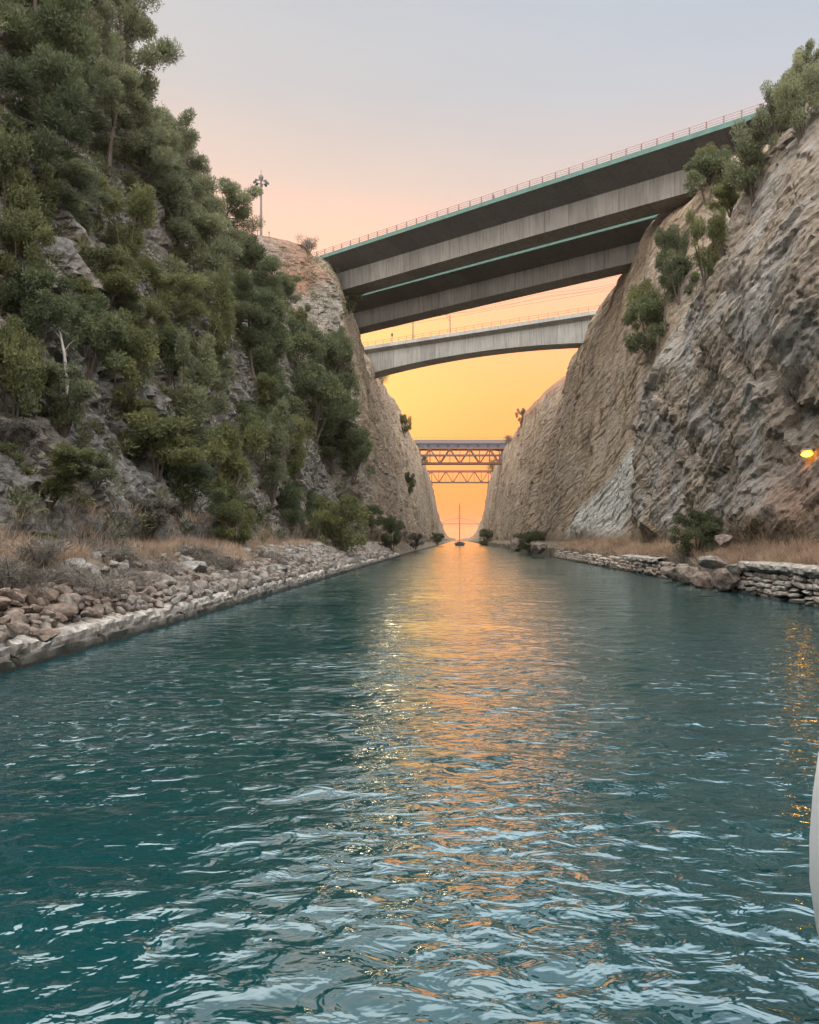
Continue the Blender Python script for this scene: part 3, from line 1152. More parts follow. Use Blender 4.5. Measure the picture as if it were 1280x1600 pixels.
for (x, y0, y1, lab) in ((402.5, 360, 376, 'thin post just left of the floodlight mast'), (420.5, 366, 376, 'short thin post just right of the floodlight mast')):
    p = at(x, y1, mY)
    p.z = ground(-1, p.x, mY) - .1
    g = MB()
    zt_ = at(x, y0, mY).z
    g.tube([(0, 0, 0), (0, 0, max(0.8, zt_ - p.z))], .06, 6)
    g.box(-.09, .09, -.09, .09, max(.8, zt_ - p.z) - .05, max(.8, zt_ - p.z) + .05)
    o = g.build('fence_post', M['steel'])
    o.location = p
    tag(o, lab, 'post', 'posts by the floodlight mast')

# ------------------------------------------------------------------ sodium lamps on the banks


def wall_lamp(px, py, s, label, rz):
    p = hit(px, py)
    d = pixel_ray(px, py).normalized()
    p = p - d * (0.75 * s)
    e = empty('bank_lamp', p, rz, label, 'lamp', 'lit orange lamps on the canal banks')
    g = MB()
    g.tube([(0, 1.3 * s, -.35 * s), (0, .5 * s, .1 * s), (0, .05 * s, .16 * s)], .05 * s, 6)
    g.build('bracket', M['steel'], e)
    g = MB()
    g.loft([[(-.42 * s, .05 * s, .1 * s), (.42 * s, .05 * s, .1 * s), (.42 * s, .3 * s, .3 * s), (-.42 * s, .3 * s, .3 * s)],
            [(-.46 * s, -.28 * s, .2 * s), (.46 * s, -.28 * s, .2 * s), (.42 * s, -.1 * s, .36 * s), (-.42 * s, -.1 * s, .36 * s)]])
    g.build('housing', M['steel'], e)
    g = MB()
    rr = []
    for k in range(7):
        f = -1 + 2 * k / 6
        r = .19 * s * math.sqrt(max(0.03, 1 - f * f))
        rr.append([(.43 * s * f, -.12 * s + r * math.cos(2 * math.pi * j / 8), -.02 * s + r * math.sin(2 * math.pi * j / 8)) for j in range(8)])
    g.loft(rr)
    g.build('lens', M['lamp'], e, True)
    return e


wall_lamp(1263, 709, 0.8, 'lit yellow-orange lamp on the right rock face at the picture edge', R(-60))
wall_lamp(556, 796, 0.75, 'small lit orange lamp low on the left bank among the bushes', R(40))

# ------------------------------------------------------------------ stones
import bmesh
bm = bmesh.new()
bmesh.ops.create_icosphere(bm, subdivisions=2, radius=1.0)
IV2 = np.array([v.co[:] for v in bm.verts])
IF2 = np.array([[v.index for v in f.verts] for f in bm.faces])
bm.free()
bm = bmesh.new()
bmesh.ops.create_icosphere(bm, subdivisions=3, radius=1.0)
IV3 = np.array([v.co[:] for v in bm.verts])
IF3 = np.array([[v.index for v in f.verts] for f in bm.faces])
bm.free()


def rock_shape(rng, V, box=0.5, cuts=9, depth=(0.62, 0.95)):
    v = V.copy()
    m = np.max(np.abs(v), 1, keepdims=True)
    v = v * (1 - box) + (v / m * 0.82) * box
    for _ in range(cuts):
        n_ = rng.normal(size=3)
        n_ /= np.linalg.norm(n_)
        dd = rng.uniform(*depth)
        s_ = v @ n_
        v = v - np.maximum(0, s_ - dd)[:, None] * n_
    v = v + rng.normal(size=v.shape) * 0.018
    return v


srng = np.random.default_rng(12)
ROCKS = [rock_shape(srng, IV2, 0.5, 14, (0.48, 0.86)) for _ in range(14)]
BLOCKS = [rock_shape(srng, IV3, 0.93, 5, (0.86, 1.05)) for _ in range(10)]


def rot_z(a):
    return np.array([[math.cos(a), -math.sin(a), 0], [math.sin(a), math.cos(a), 0], [0, 0, 1]])


def rot_rand(rng, amt):
    ax, ay, az = rng.normal(0, amt, 3)
    return np.array(Matrix.Rotation(ax, 3, 'X') @ Matrix.Rotation(ay, 3, 'Y') @ Matrix.Rotation(az, 3, 'Z'))


class Stones:
    def __init__(self):
        self.V, self.F, self.t, self.w, self.n = [], [], [], [], 0

    def add(self, shape, size, pos, rot, tint, wet=0.0):
        v = (shape * np.asarray(size)) @ rot.T + np.asarray(pos)
        self.V.append(v)
        self.F.append((IF2 if len(v) == len(IV2) else IF3) + self.n)
        self.n += len(v)
        self.t.append(np.full(len(v), tint))
        self.w.append(np.clip(wet + sstep(0.26, 0.10, v[:, 2]) * 0.9, 0, 1))

    def build(self, name, parent=None, mat='stone'):
        return np_mesh(name, np.concatenate(self.V), np.concatenate(self.F), M[mat], parent,
                       attrs={'tint': ('POINT', np.concatenate(self.t)), 'wet': ('POINT', np.concatenate(self.w))})


# left bank: low concrete ledge, dry-stone facing above it
qw = empty('quay_wall', (-9.65, 10, 0), 0, 'left bank stone revetment with tumbled rubble above a pale ledge at the water', 'quay wall')
segs = [(4.0, 10.5), (10.55, 16.75), (16.95, 20.85), (21.05, 27.0), (27.1, 33.2), (33.4, 41.0), (41.1, 52), (52.15, 66), (66.2, 84), (84.2, 104), (104.2, 128)]
V, F, W, nb = [], [], [], 0
for (ya, yb) in segs:
    yy_ = np.linspace(ya, yb, max(4, int((yb - ya) / 0.16)))
    pr = np.array([(0.0, -1.2), (0.0, 0.08), (0.02, 0.22), (0.10, 0.245), (0.13, 0.27), (0.12, 0.36), (0.13, 0.48), (0.18, 0.56), (0.30, 0.60), (0.50, 0.62), (0.75, 0.63), (1.1, 0.60)])
    n_p = len(pr)
    P = np.repeat(pr[None], len(yy_), 0)
    Yq = np.repeat(yy_[:, None], n_p, 1)
    d1 = 0.055 * fbm(Yq * 2.2, P[..., 1] * 9, P[..., 0] * 9, 4, 5) + 0.04 * fbm(Yq * 0.5, P[..., 1] * 2, P[..., 0], 2, 6)
    xq = -9.65 - P[..., 0] + d1 * 0.8
    zq = P[..., 1] + d1 * (P[..., 1] > 0.2) * 0.9
    V.append(np.stack([xq, Yq, zq], -1).reshape(-1, 3))
    idx = np.arange(len(yy_) * n_p).reshape(len(yy_), n_p) + nb
    F.append(np.stack([idx[:-1, :-1], idx[:-1, 1:], idx[1:, 1:], idx[1:, :-1]], -1).reshape(-1, 4))
    cp = [[(row[k], row[k + 1], row[-1]) for k in range(n_p - 2)] for row in (idx[0], idx[-1])]
    F.append(np.array(cp[0]))
    F.append(np.array(cp[1])[:, ::-1])
    nb += len(V[-1])
    W.append(np.clip(sstep(0.30, 0.23, P[..., 1]).ravel() * 0.85 + sstep(0.12, 0.02, P[..., 1]).ravel() * 0.45, 0, 1))
lv = np.concatenate(V)
lv[:, 0] += 9.65
lv[:, 1] -= 10
lo = np_mesh('ledge', lv, [f for f in F if len(f)], M['ledge_stone'], qw, smooth=False,
             attrs={'tint': ('POINT', np.full(len(lv), 0.22)), 'wet': ('POINT', np.concatenate(W))})
st = Stones()
rng = np.random.default_rng(3)
NR = 14
for r in range(NR):
    f = r / (NR - 1)
    y = 8.0 + rng.random()
    while y < 118:
        L = rng.uniform(0.17, 0.44) * (1.15 if r < 5 else 0.85) * (1 + y * 0.006)
        hgt = rng.uniform(0.12, 0.23)
        hump = 0.16 * vnoise(np.array([y * 0.25]), np.array([r * 0.5]), np.array([0.0]), 4)[0]
        course = sstep(26, 38, y)
        x = -10.10 - f * 2.75 - 0.12 * rng.random() + hump
        z = 0.70 + f * 1.55 + rng.normal(0, 0.05) * (1 - course)
        tint = float(np.clip(0.35 + 0.9 * np.exp(-((f - 0.3) / 0.28) ** 2) * np.exp(-((y - 14) / 12) ** 2) + 0.45 * np.exp(-((y - 40) / 8) ** 2) * (f > .3) - 0.45 * (f > 0.65) + rng.normal(0, 0.18), 0, 1))
        if (f < 0.50 or y > 48 or rng.random() < 0.16) and rng.random() > 0.05 + 0.5 * max(0, f - 0.6) * (vnoise(np.array([y * 0.4]), np.array([f * 3]), np.array([0.0]), 44)[0] > -0.1) * 2:
            sh = ROCKS[rng.integers(14)] if rng.random() > 0.5 * course else BLOCKS[rng.integers(10)]
            sv = 1.0 * float(np.exp(rng.normal(0, 0.36)))
            st.add(sh, (rng.uniform(.18, .32) * sv, L * 0.52 * sv, hgt * (0.7 + 0.5 * rng.random()) * sv), (x + 9.65 + rng.normal(0, .07), y + L / 2 - 10, z + rng.normal(0, .05)), rot_rand(rng, 0.42 - 0.28 * course), tint)
        y += L * rng.uniform(0.8, 1.0)
st.build('dry_stone_facing', qw)

# big loose blocks along the left bank
BIG = [rock_shape(srng, IV3, 0.55, 12, (0.55, 0.9)) for _ in range(6)]


def boulder(px, py, Y, size, label, tint=0.15, shape=0, rz=0.0, name='boulder', tilt=0.0):
    p = at(px, py, Y)
    v = BIG[shape % 6] * np.asarray(size)
    v = v + 0.05 * np.stack([fbm(v[:, 0] * 3 + shape, v[:, 1] * 3, v[:, 2] * 3, 3, 60 + k) for k in range(3)], 1) * min(size)
    o = np_mesh(name, v, IF3, M['stone'], None, attrs={'tint': ('POINT', np.full(len(v), tint)), 'wet': ('POINT', np.zeros(len(v)))})
    o.location = p
    o.rotation_euler = (0, tilt, rz)
    return tag(o, label, 'boulder', 'loose boulders along the banks')


boulder(297, 887, 33.0, (0.75, 1.15, 0.36), 'large flat pale slab overhanging the left rubble slope', 0.02, 0, 0.15)
boulder(343, 887, 38.0, (0.5, 0.8, 0.35), 'grey block just right of the large flat slab on the left bank', 0.05, 1, .3)
boulder(488, 871, 62.0, (0.9, 1.4, 0.40), 'weathered flat block at the top of the left wall near its far bushes', 0.05, 2, 0.1)
boulder(115, 884, 25.0, (0.45, 0.65, 0.28), 'pale angular rock on top of the rubble above the two grey shrubs', 0.1, 3, 0.6)
boulder(72, 993, 16.0, (0.26, 0.34, 0.16), 'reddish angular stone near the foot of the left rubble', 0.95, 4, 1.2)
boulder(28, 980, 15.6, (0.28, 0.36, 0.17), 'pinkish rounded stone at the left picture edge in the rubble', 0.85, 5, 0.4)

# right bank masonry
qr = empty('quay_wall', (15, 34, 0), 0, 'right bank quay of rough pale stone courses with a grey coping strip', 'quay wall')
st = Stones()
rng = np.random.default_rng(8)
for r in range(6):
    y = 24.0 + rng.random()
    while y < 121:
        L = rng.uniform(0.6, 1.5)
        hh = 0.25
        z = -0.05 + r * hh + 0.1
        top_ = 1.40 if y < 41 else (1.15 + 0.25 * vnoise(np.array([y * 0.21]), np.array([0.3]), np.array([0.0]), 6)[0] - 0.25 * sstep(95, 118, y))
        gap = 41.8 < y < 51.5
        if z < top_ and not (gap and z > 0.35) and rng.random() > (0.03 if y < 42 else 0.09):
            wob_ = 0.10 * vnoise(np.array([y * 0.3]), np.array([r * 0.7]), np.array([0.0]), 5)[0]
            st.add(BLOCKS[rng.integers(10)] if rng.random() > .25 else ROCKS[rng.integers(14)], (rng.uniform(.30, .42), L * rng.uniform(.50, .60), hh * rng.uniform(.52, .66)),
                   (0.36 + wob_ + r * 0.035 + rng.normal(0, .035), y + L / 2 - 34, z + rng.normal(0, .015)), rot_rand(rng, 0.07),
                   float(np.clip(0.18 + 0.35 * (y > 50) + rng.normal(0, .15), 0, 1)))
        y += L
st.build('masonry', qr, 'pale_stone')


def coping(ya, yb, z, tintv):
    yy_ = np.linspace(ya, yb, int((yb - ya) / 0.18))
    pr = np.array([(0.08, 0.0), (0.05, 0.12), (0.07, 0.25), (0.2, 0.31), (0.6, 0.33), (1.2, 0.33)])
    P = np.repeat(pr[None], len(yy_), 0)
    Yq = np.repeat(yy_[:, None], len(pr), 1)
    d1 = 0.06 * fbm(Yq * 1.6, P[..., 1] * 7, P[..., 0] * 5, 4, 15)
    Vv = np.stack([P[..., 0] + d1, Yq - 34, z + P[..., 1] + d1 * 0.8], -1).reshape(-1, 3)
    idx = np.arange(len(Vv)).reshape(len(yy_), len(pr))
    Ff = np.stack([idx[:-1, :-1], idx[1:, :-1], idx[1:, 1:], idx[:-1, 1:]], -1).reshape(-1, 4)
    np_mesh('coping', Vv, Ff, M['pale_stone'], qr, attrs={'tint': ('POINT', np.full(len(Vv), tintv)), 'wet': ('POINT', np.full(len(Vv), 0.12))})


coping(24, 41.3, 1.36, 0.0)
coping(58, 71, 1.12, 0.1)
for (px, py, Y, size, lab, tnt, sh, rz) in (
        (1112, 878, 43.5, (0.75, 1.2, 0.42), 'pale smooth boulder on top of the broken right quay by the green bush', 0.25, 1, 0.2),
        (1138, 905, 42.2, (0.75, 1.25, 0.72), 'big brown boulder filling the gap in the right quay at the waterline', 0.75, 2, 0.1),
        (1100, 908, 45.5, (0.7, 1.1, 0.65), 'dark brown boulder left of the biggest one in the quay gap', 0.85, 3, 0.5),
        (1072, 900, 48.8, (0.65, 1.0, 0.7), 'rough grey boulder below the round green bush at the waterline', 0.55, 4, 0.9),
        (1146, 888, 41.3, (0.42, 0.55, 0.32), 'small pale boulder against the end of the coping', 0.1, 5, 0.3),
        (1046, 895, 53.0, (0.55, 0.9, 0.55), 'brown boulder at the far end of the quay gap', 0.65, 0, 0.2)):
    boulder(px, py, Y, size, lab, tnt, sh, rz)
# fallen rocks along the far banks
for (px, py, Y, size, lab, tnt, sh) in (
        (843, 857, 128, (1.5, 3.0, 1.1), 'rock slump where the right masonry ends', 0.6, 2),
        (806, 851, 185, (1.6, 2.6, 1.9), 'brown-grey boulder at the foot of the right wall beside the dark bushes', 0.8, 3),
        (1131, 846, 50.0, (0.6, 0.9, 0.5), 'brown rock at the foot of the right cliff behind the dry grass', 0.7, 4)):
    boulder(px, py, Y, size, lab, tnt, sh)

# ------------------------------------------------------------------ vegetation


def leaf_cloud(rng, C, RAD, per, L, W, up=0.5, spread=0.6, tint=None):
    k = len(C)
    n = k * per
    ci = np.repeat(np.arange(k), per)
    d = rng.normal(size=(n, 3))
    d /= np.linalg.norm(d, axis=1, keepdims=True)
    r = rng.random(n) ** 0.42
    p = C[ci] + d * r[:, None] * RAD[ci]
    bd = d * 0.8 + np.array([0, 0, up]) + rng.normal(size=(n, 3)) * spread
    bd /= np.linalg.norm(bd, axis=1, keepdims=True)
    wd = np.cross(bd, rng.normal(size=(n, 3)))
    wd /= np.linalg.norm(wd, axis=1, keepdims=True) + 1e-9
    l = L * rng.uniform(0.6, 1.3, n)[:, None]
    w = W * rng.uniform(0.7, 1.3, n)[:, None]
    V = np.stack([p - wd * w * .5, p + wd * w * .5, p + bd * l + wd * w * .25, p + bd * l - wd * w * .25], 1).reshape(-1, 3)
    F = np.arange(4 * n).reshape(n, 4)
    ct = rng.random(k) if tint is None else tint
    tf = np.clip(ct[ci] * 0.65 + rng.random(n) * 0.35, 0, 1)
    return V, F, tf


def pine_template(seed, width=0.36, nl=16, flat=0.6, bare=0.28, lean=0.1):
    rng = np.random.default_rng(seed)
    m = MB()
    tx = rng.normal(0, lean, 2)
    axis = lambda t: Vector((tx[0] * t + 0.03 * math.sin(5 * t + seed), tx[1] * t + 0.03 * math.cos(4 * t + seed), t))
    m.tube([axis(t) for t in np.linspace(0, 0.93, 8)], list(np.linspace(0.026, 0.006, 8)), 6)
    C, RAD = [], []
    for i in range(nl):
        t = bare + (0.95 - bare) * (i + rng.random() * 0.8) / nl
        a = i * 2.4 + rng.normal(0, 0.5)
        prof_ = math.sin(math.pi * min(1, (t - bare) / (1 - bare) * 0.72 + 0.24)) ** 0.8
        ln = width * prof_ * rng.uniform(0.65, 1.15)
        b0 = axis(t * 0.93)
        b1 = b0 + Vector((math.cos(a) * ln, math.sin(a) * ln, ln * rng.uniform(0.15, 0.6)))
        mid = (b0 + b1) / 2 + Vector((0, 0, -0.02))
        m.tube([b0, mid, b1], [0.009, 0.006, 0.003], 4)
        for q in (0.45, 0.75, 1.0, 1.0):
            c = b0.lerp(b1, q) + Vector(rng.normal(0, 0.028, 3))
            rr = rng.uniform(0.065, 0.125)
            C.append(c[:])
            RAD.append((rr, rr, rr * flat))
    C.append(axis(0.97)[:])
    RAD.append((.07, .07, .06))
    V, F, t = leaf_cloud(rng, np.array(C), np.array(RAD), 400, 0.027, 0.0062, 0.45)
    return ('pine', m, V, F, t)


def bush_template(seed, width=0.5, n=38, per=330, L=0.036, W=0.014, dome=1.0):
    rng = np.random.default_rng(seed)
    m = MB()
    C, RAD = [], []
    for i in range(n):
        a = rng.random() * 6.283
        h = 0.16 + 0.72 * rng.random() ** 0.8
        rmax = width * math.sqrt(max(0.05, 1 - ((h - 0.42) / 0.62) ** 2)) * dome
        r = rmax * math.sqrt(rng.random()) * 0.95
        C.append((math.cos(a) * r, math.sin(a) * r, h + rng.normal(0, 0.04)))
        rr = rng.uniform(0.09, 0.17)
        RAD.append((rr, rr, rr * 0.8))
    for i in range(6):
        c = C[i * 3]
        m.tube([(c[0] * .1, c[1] * .1, -0.05), (c[0] * .4, c[1] * .4, c[2] * .5), c], [0.018, 0.012, 0.005], 5)
    V, F, t = leaf_cloud(rng, np.array(C), np.array(RAD), per, L, W, 0.35, 0.8)
    return ('bush', m, V, F, t)


def airy_template(seed):
    """loose young tree, foliage in thin upright sprays"""
    rng = np.random.default_rng(seed)
    m = MB()
    C, RAD = [], []
    for i in range(9):
        a = rng.random() * 6.283
        s = rng.uniform(0.12, 0.34)
        top_ = Vector((math.cos(a) * s, math.sin(a) * s, rng.uniform(0.6, 1.0)))
        midp = top_ * 0.5 + Vector((math.cos(a) * .03, math.sin(a) * .03, 0.06))
        m.tube([(0, 0, -.05), midp, top_], [0.014, 0.009, 0.003], 5)
        for q in np.linspace(0.3, 1.0, 6):
            c = (midp * (1 - q) + top_ * q) if q > 0.5 else midp * (q * 2)
            C.append((c[0] + rng.normal(0, .03), c[1] + rng.normal(0, .03), c[2] + rng.normal(0, .03)))
            rr = rng.uniform(0.05, 0.09)
            RAD.append((rr, rr, rr * 1.2))
    V, F, t = leaf_cloud(rng, np.array(C), np.array(RAD), 240, 0.030, 0.009, 0.6, 0.6)
    return ('airy', m, V, F, t)


def twig_template(seed):
    rng = np.random.default_rng(seed)
    m = MB()
    for i in range(7):
        a = rng.random() * 6.283
        m.tube([(0, 0, -.05), (math.cos(a) * .2, math.sin(a) * .2, .4), (math.cos(a) * .42, math.sin(a) * .42, rng.uniform(.5, .9))], [.014, .008, .003], 4)
    n = 30
    C = np.stack([rng.normal(0, .25, n), rng.normal(0, .25, n), 0.15 + 0.6 * rng.random(n)], 1)
    RAD = np.full((n, 3), 0.17)
    V, F, t = leaf_cloud(rng, C, RAD, 85, 0.12, 0.009, 0.7, 0.7)
    return ('twig', m, V, F, t)


TPL = {}
TPL['pine'] = [pine_template(s, w_, n_, f_, b_) for s, w_, n_, f_, b_ in ((1, .36, 17, .6, .22), (2, .33, 15, .7, .16), (3, .40, 16, .5, .34), (4, .30, 18, .7, .12), (5, .38, 14, .55, .3))]
TPL['bush'] = [bush_template(s) for s in (11, 12, 13, 14)]
TPL['airy'] = [airy_template(s) for s in (21, 22, 23)]
TPL['twig'] = [twig_template(s) for s in (31, 32)]
TPL['column'] = [pine_template(s, .17, 20, .8, .08, 0.03) for s in (41, 42)]
CACHE = {}
WIDTH = {'pine': 0.80, 'bush': 1.15, 'airy': 0.72, 'twig': 0.95, 'column': 0.42}
prnd = random.Random(4)
missed = []


def plant(kind, px, py, w, h, mat, label, group=None, Y=None, var=None, anchor=0.42, name=None, cat=None):
    """px, py, w, h: the crown as it shows in the photograph; the foot is found on the ground there"""
    var = prnd.randrange(len(TPL[kind])) if var is None else var
    p = hit(px, py + anchor * h)
    if Y is not None:
        p = at(px, py + anchor * h, Y)
    if p is None:
        for k in range(1, 16):
            p = hit(px, py + anchor * h + 5 * k)
            if p:
                break
        if p is None:
            missed.append(label)
            return None
    k = p.y / FPX
    grow = 1.22 if p.x < 0 and p.y < 130 and kind != 'twig' and not (px > 270 and py < 400) and not (px > 340 and py < 500) else (1.25 if p.x > 0 and p.y < 112 and kind != 'twig' else 0.98)
    sw, sh = grow * w * k / WIDTH[kind], grow * h * k
    nm = name or {'pine': 'pine_tree', 'bush': 'bush', 'airy': 'young_tree', 'twig': 'dry_shrub', 'column': 'cypress_tree'}[kind]
    ct = cat or {'pine': 'tree', 'bush': 'bush', 'airy': 'tree', 'twig': 'shrub', 'column': 'tree'}[kind]
    e = empty(nm, p + Vector((0, 0, -0.12)), prnd.random() * 6.28, label, ct, group)
    key = (kind, var)
    crown_n = 'crown' if kind in ('pine', 'airy', 'column') else ('twigs' if kind == 'twig' else 'foliage')
    stem_n = 'trunk' if kind in ('pine', 'airy', 'column') else 'stems'
    if key not in CACHE:
        _, m, V, F, t = TPL[kind][var]
        co = np_mesh(crown_n, V, F, M[mat], e, attrs={'tint': ('FACE', t)})
        so = m.build(stem_n, M['bark'], e)
        CACHE[key] = (co, so)
    else:
        a, b_ = CACHE[key]
        co, so = a.copy(), b_.copy()
        for o in (co, so):
            COL.objects.link(o)
            o.parent = e
    co.material_slots[0].link = 'OBJECT'
    co.material_slots[0].material = M[mat]
    for o in (co, so):
        o.scale = (sw, sw, sh)
    return e

GL = 'trees and bushes on the left cliff'
GR = 'trees and bushes on the right cliff'
GB = 'bushes along the water edge'
LEFT = [
    # kind, x, y, w, h, material, label
    ('pine', 45, 70, 150, 230, 'dark', 'dark dense pine filling the top left corner of the left cliff'),
    ('pine', 60, 225, 130, 190, 'dark', 'dark pine directly below the corner pine on the left cliff'),
    ('bush', 12, 300, 80, 150, 'olive', 'yellow-green bush at the left picture edge below the dark pines'),
    ('bush', 25, 410, 100, 120, 'olive', 'yellow-olive bush at the left edge, second below the dark pines'),
    ('pine', 135, 60, 110, 170, 'pine', 'grey-green pine with open crown right of the corner pine'),
    ('pine', 192, 95, 120, 190, 'pine', 'leaning pine with airy crown, highest against the sky on the left'),
    ('pine', 170, 215, 110, 140, 'pine', 'grey-green pine under the leaning skyline pine'),
    ('pine', 120, 330, 90, 110, 'pine', 'small pine on bare rock beside the dark pines, trunk showing'),
    ('airy', 245, 215, 80, 90, 'pine', 'thin young pine in the notch of the left skyline'),
    ('pine', 220, 285, 110, 130, 'pine', 'blue-green pine below the notch of the left skyline'),
    ('pine', 298, 282, 98, 140, 'pine', 'flat-topped pine breaking the skyline left of the floodlight mast'),
    ('pine', 270, 345, 110, 130, 'pine', 'full pine below the flat-topped skyline pine'),
    ('airy', 334, 352, 40, 60, 'pine', 'sparse little pine on the skyline nearest the floodlight mast'),
    ('pine', 335, 365, 95, 130, 'pine', 'grey-green pine just below the sparse little skyline pine'),
    ('airy', 195, 370, 80, 110, 'olive', 'loose olive young tree beside the bare grey rock band'),
    ('pine', 300, 435, 115, 140, 'pine', 'broad pine in the middle of the upper left thicket'),
    ('pine', 390, 440, 110, 130, 'dark', 'dark broad pine in front of the reddish hilltop'),
    ('pine', 428, 475, 55, 80, 'dark', 'dark pine bough tree overlapping the grey pitted rock face'),
    ('pine', 350, 490, 105, 130, 'pine', 'blue-green pine left of the grey pitted rock face'),
    ('bush', 165, 440, 110, 80, 'olive', 'spreading olive bush under the bare grey rock band'),
    ('pine', 255, 500, 110, 120, 'olive', 'yellow-tipped pine in the middle of the left slope'),
    ('pine', 400, 540, 80, 120, 'dark', 'dark green pine above the columnar cypress'),
    ('bush', 55, 500, 120, 110, 'dark', 'dark round bush left of the dead white trunk'),
    ('bush', 20, 600, 90, 130, 'olive', 'dull olive bush at the left edge below the dark round bush'),
    ('bush', 135, 540, 110, 110, 'dark', 'dark bush right of the dead white trunk'),
    ('bush', 190, 590, 95, 130, 'olive', 'bright yellow-green bush in the middle of the left slope'),
    ('airy', 100, 640, 100, 90, 'pine', 'thin grey-green young tree at the foot of the dead white trunk'),
    ('airy', 318, 545, 85, 160, 'olive', 'tall slender young tree standing free over pale rock'),
    ('airy', 285, 620, 80, 130, 'pine', 'slim young tree leaning below the tall slender one'),
    ('bush', 225, 510, 80, 70, 'olive', 'small olive bush above the bright yellow-green one'),
    ('column', 418, 560, 52, 135, 'dark', 'dark narrow cypress before the pitted rock face'),
    ('bush', 465, 565, 75, 90, 'dark', 'dark bush just right of the narrow cypress'),
    ('airy', 468, 525, 35, 60, 'olive', 'small pale tree rising above the dark bush by the cypress'),
    ('bush', 508, 590, 80, 90, 'dark', 'dark bush at the foot of the pitted rock face'),
    ('bush', 532, 560, 40, 60, 'dark', 'topmost dark bush along the trimmed wall edge'),
    ('bush', 490, 645, 95, 90, 'dark', 'wide dark bush in the middle of the gully by the trimmed wall'),
    ('bush', 540, 625, 40, 70, 'dark', 'narrow dark bush against the trimmed tan wall'),
    ('pine', 515, 700, 100, 90, 'dark', 'dark layered pine low in the gully by the trimmed wall'),
    ('bush', 552, 720, 60, 70, 'dark', 'dark bush overhanging the tan wall near its foot'),
    ('bush', 380, 682, 68, 75, 'dark', 'compact dark green bush alone on the pale rocks'),
    ('airy', 400, 640, 60, 70, 'olive', 'thin olive sapling above the compact dark green bush'),
    ('bush', 245, 705, 130, 90, 'olive', 'broad dull green bush low on the left slope'),
    ('airy', 305, 690, 90, 110, 'pine', 'feathery young tree right of the broad dull green bush'),
    ('airy', 345, 760, 110, 140, 'olive', 'tall feathery olive tree near the foot of the left slope'),
    ('bush', 295, 775, 100, 80, 'dark', 'dark low bush left of the tall feathery olive tree'),
    ('airy', 425, 730, 75, 130, 'pine', 'upright young tree in the centre of the lower left slope'),
    ('bush', 450, 795, 70, 60, 'dark', 'small dark bush right of the upright young tree foot'),
    ('bush', 368, 830, 66, 70, 'olive', 'bright green bush above the dry grass of the left bank'),
    ('bush', 232, 810, 90, 55, 'grey', 'grey-brown bush above the dry grass patch of the left bank'),
    ('bush', 530, 835, 85, 85, 'olive', 'yellow-green bush at the far end of the left rubble wall'),
    ('bush', 490, 815, 55, 60, 'dark', 'dark bush just behind the yellow-green one at the rubble end'),
    ('bush', 578, 812, 38, 34, 'dark', 'small dark bush right of the orange lamp on the left bank'),
    ('airy', 75, 755, 120, 80, 'olive', 'sparse low olive sapling on grey rock near the left edge'),
    ('bush', 66, 843, 44, 26, 'olive', 'tiny vivid green bush on grey rock above the left rubble'),
    ('bush', 150, 735, 60, 50, 'pine', 'small grey-green bush right of the sparse olive sapling'),
    ('bush', 30, 690, 70, 50, 'grey', 'brownish bush on the grey rock at the left edge'),
    ('airy', 460, 720, 60, 90, 'olive', 'slender olive tree between the gully and the upright young tree'),
    ('bush', 215, 655, 60, 50, 'olive', 'small olive bush under the bright yellow-green one'),
    ('pine', 80, 140, 120, 160, 'dark', 'dark pine between the corner pine and the airy skyline pine'),
    ('bush', 265, 560, 70, 80, 'dark', 'dark bush left of the tall slender young tree'),
    ('bush', 340, 590, 50, 60, 'pine', 'grey-green bush on the rocks right of the tall slender tree'),
    ('airy', 60, 335, 70, 90, 'olive', 'loose yellowish tree between the dark pines and the rock band'),
    ('bush', 110, 470, 70, 60, 'olive', 'olive bush above the dead white trunk'),
    ('bush', 190, 480, 60, 60, 'pine', 'grey-green bush under the spreading olive bush'),
    ('bush', 430, 640, 50, 60, 'dark', 'small dark bush below the narrow cypress'),
    ('bush', 545, 795, 40, 40, 'grey', 'grey bare bush just left of the orange lamp on the left bank'),
    ('twig', 482, 384, 30, 32, 'grey', 'spiky brown shrub on the skyline left of the highway railing'),
    ('bush', 545, 466, 55, 50, 'dark', 'dark round bush under the highway deck on the left rock edge'),
    ('bush', 640, 756, 26, 36, 'dark', 'lone dark bush halfway up the far left trimmed wall'),
    ('bush', 632, 665, 26, 36, 'olive', 'green bush on the far left skyline beside the truss bridge'),
    ('twig', 597, 590, 18, 24, 'grey', 'brown shrub on the left skyline under the railway bridge'),
    ('bush', 612, 840, 38, 48, 'dark', 'dark bush at the far left water edge, nearest of the far ones'),
    ('bush', 648, 846, 34, 28, 'grey', 'grey brush at the far left water edge between dark bushes'),
    ('bush', 683, 842, 26, 22, 'dark', 'farthest dark bush on the left water edge'),
    ('bush', 664, 705, 12, 16, 'dark', 'tiny bush at the left end of the nearer truss bridge'),
]
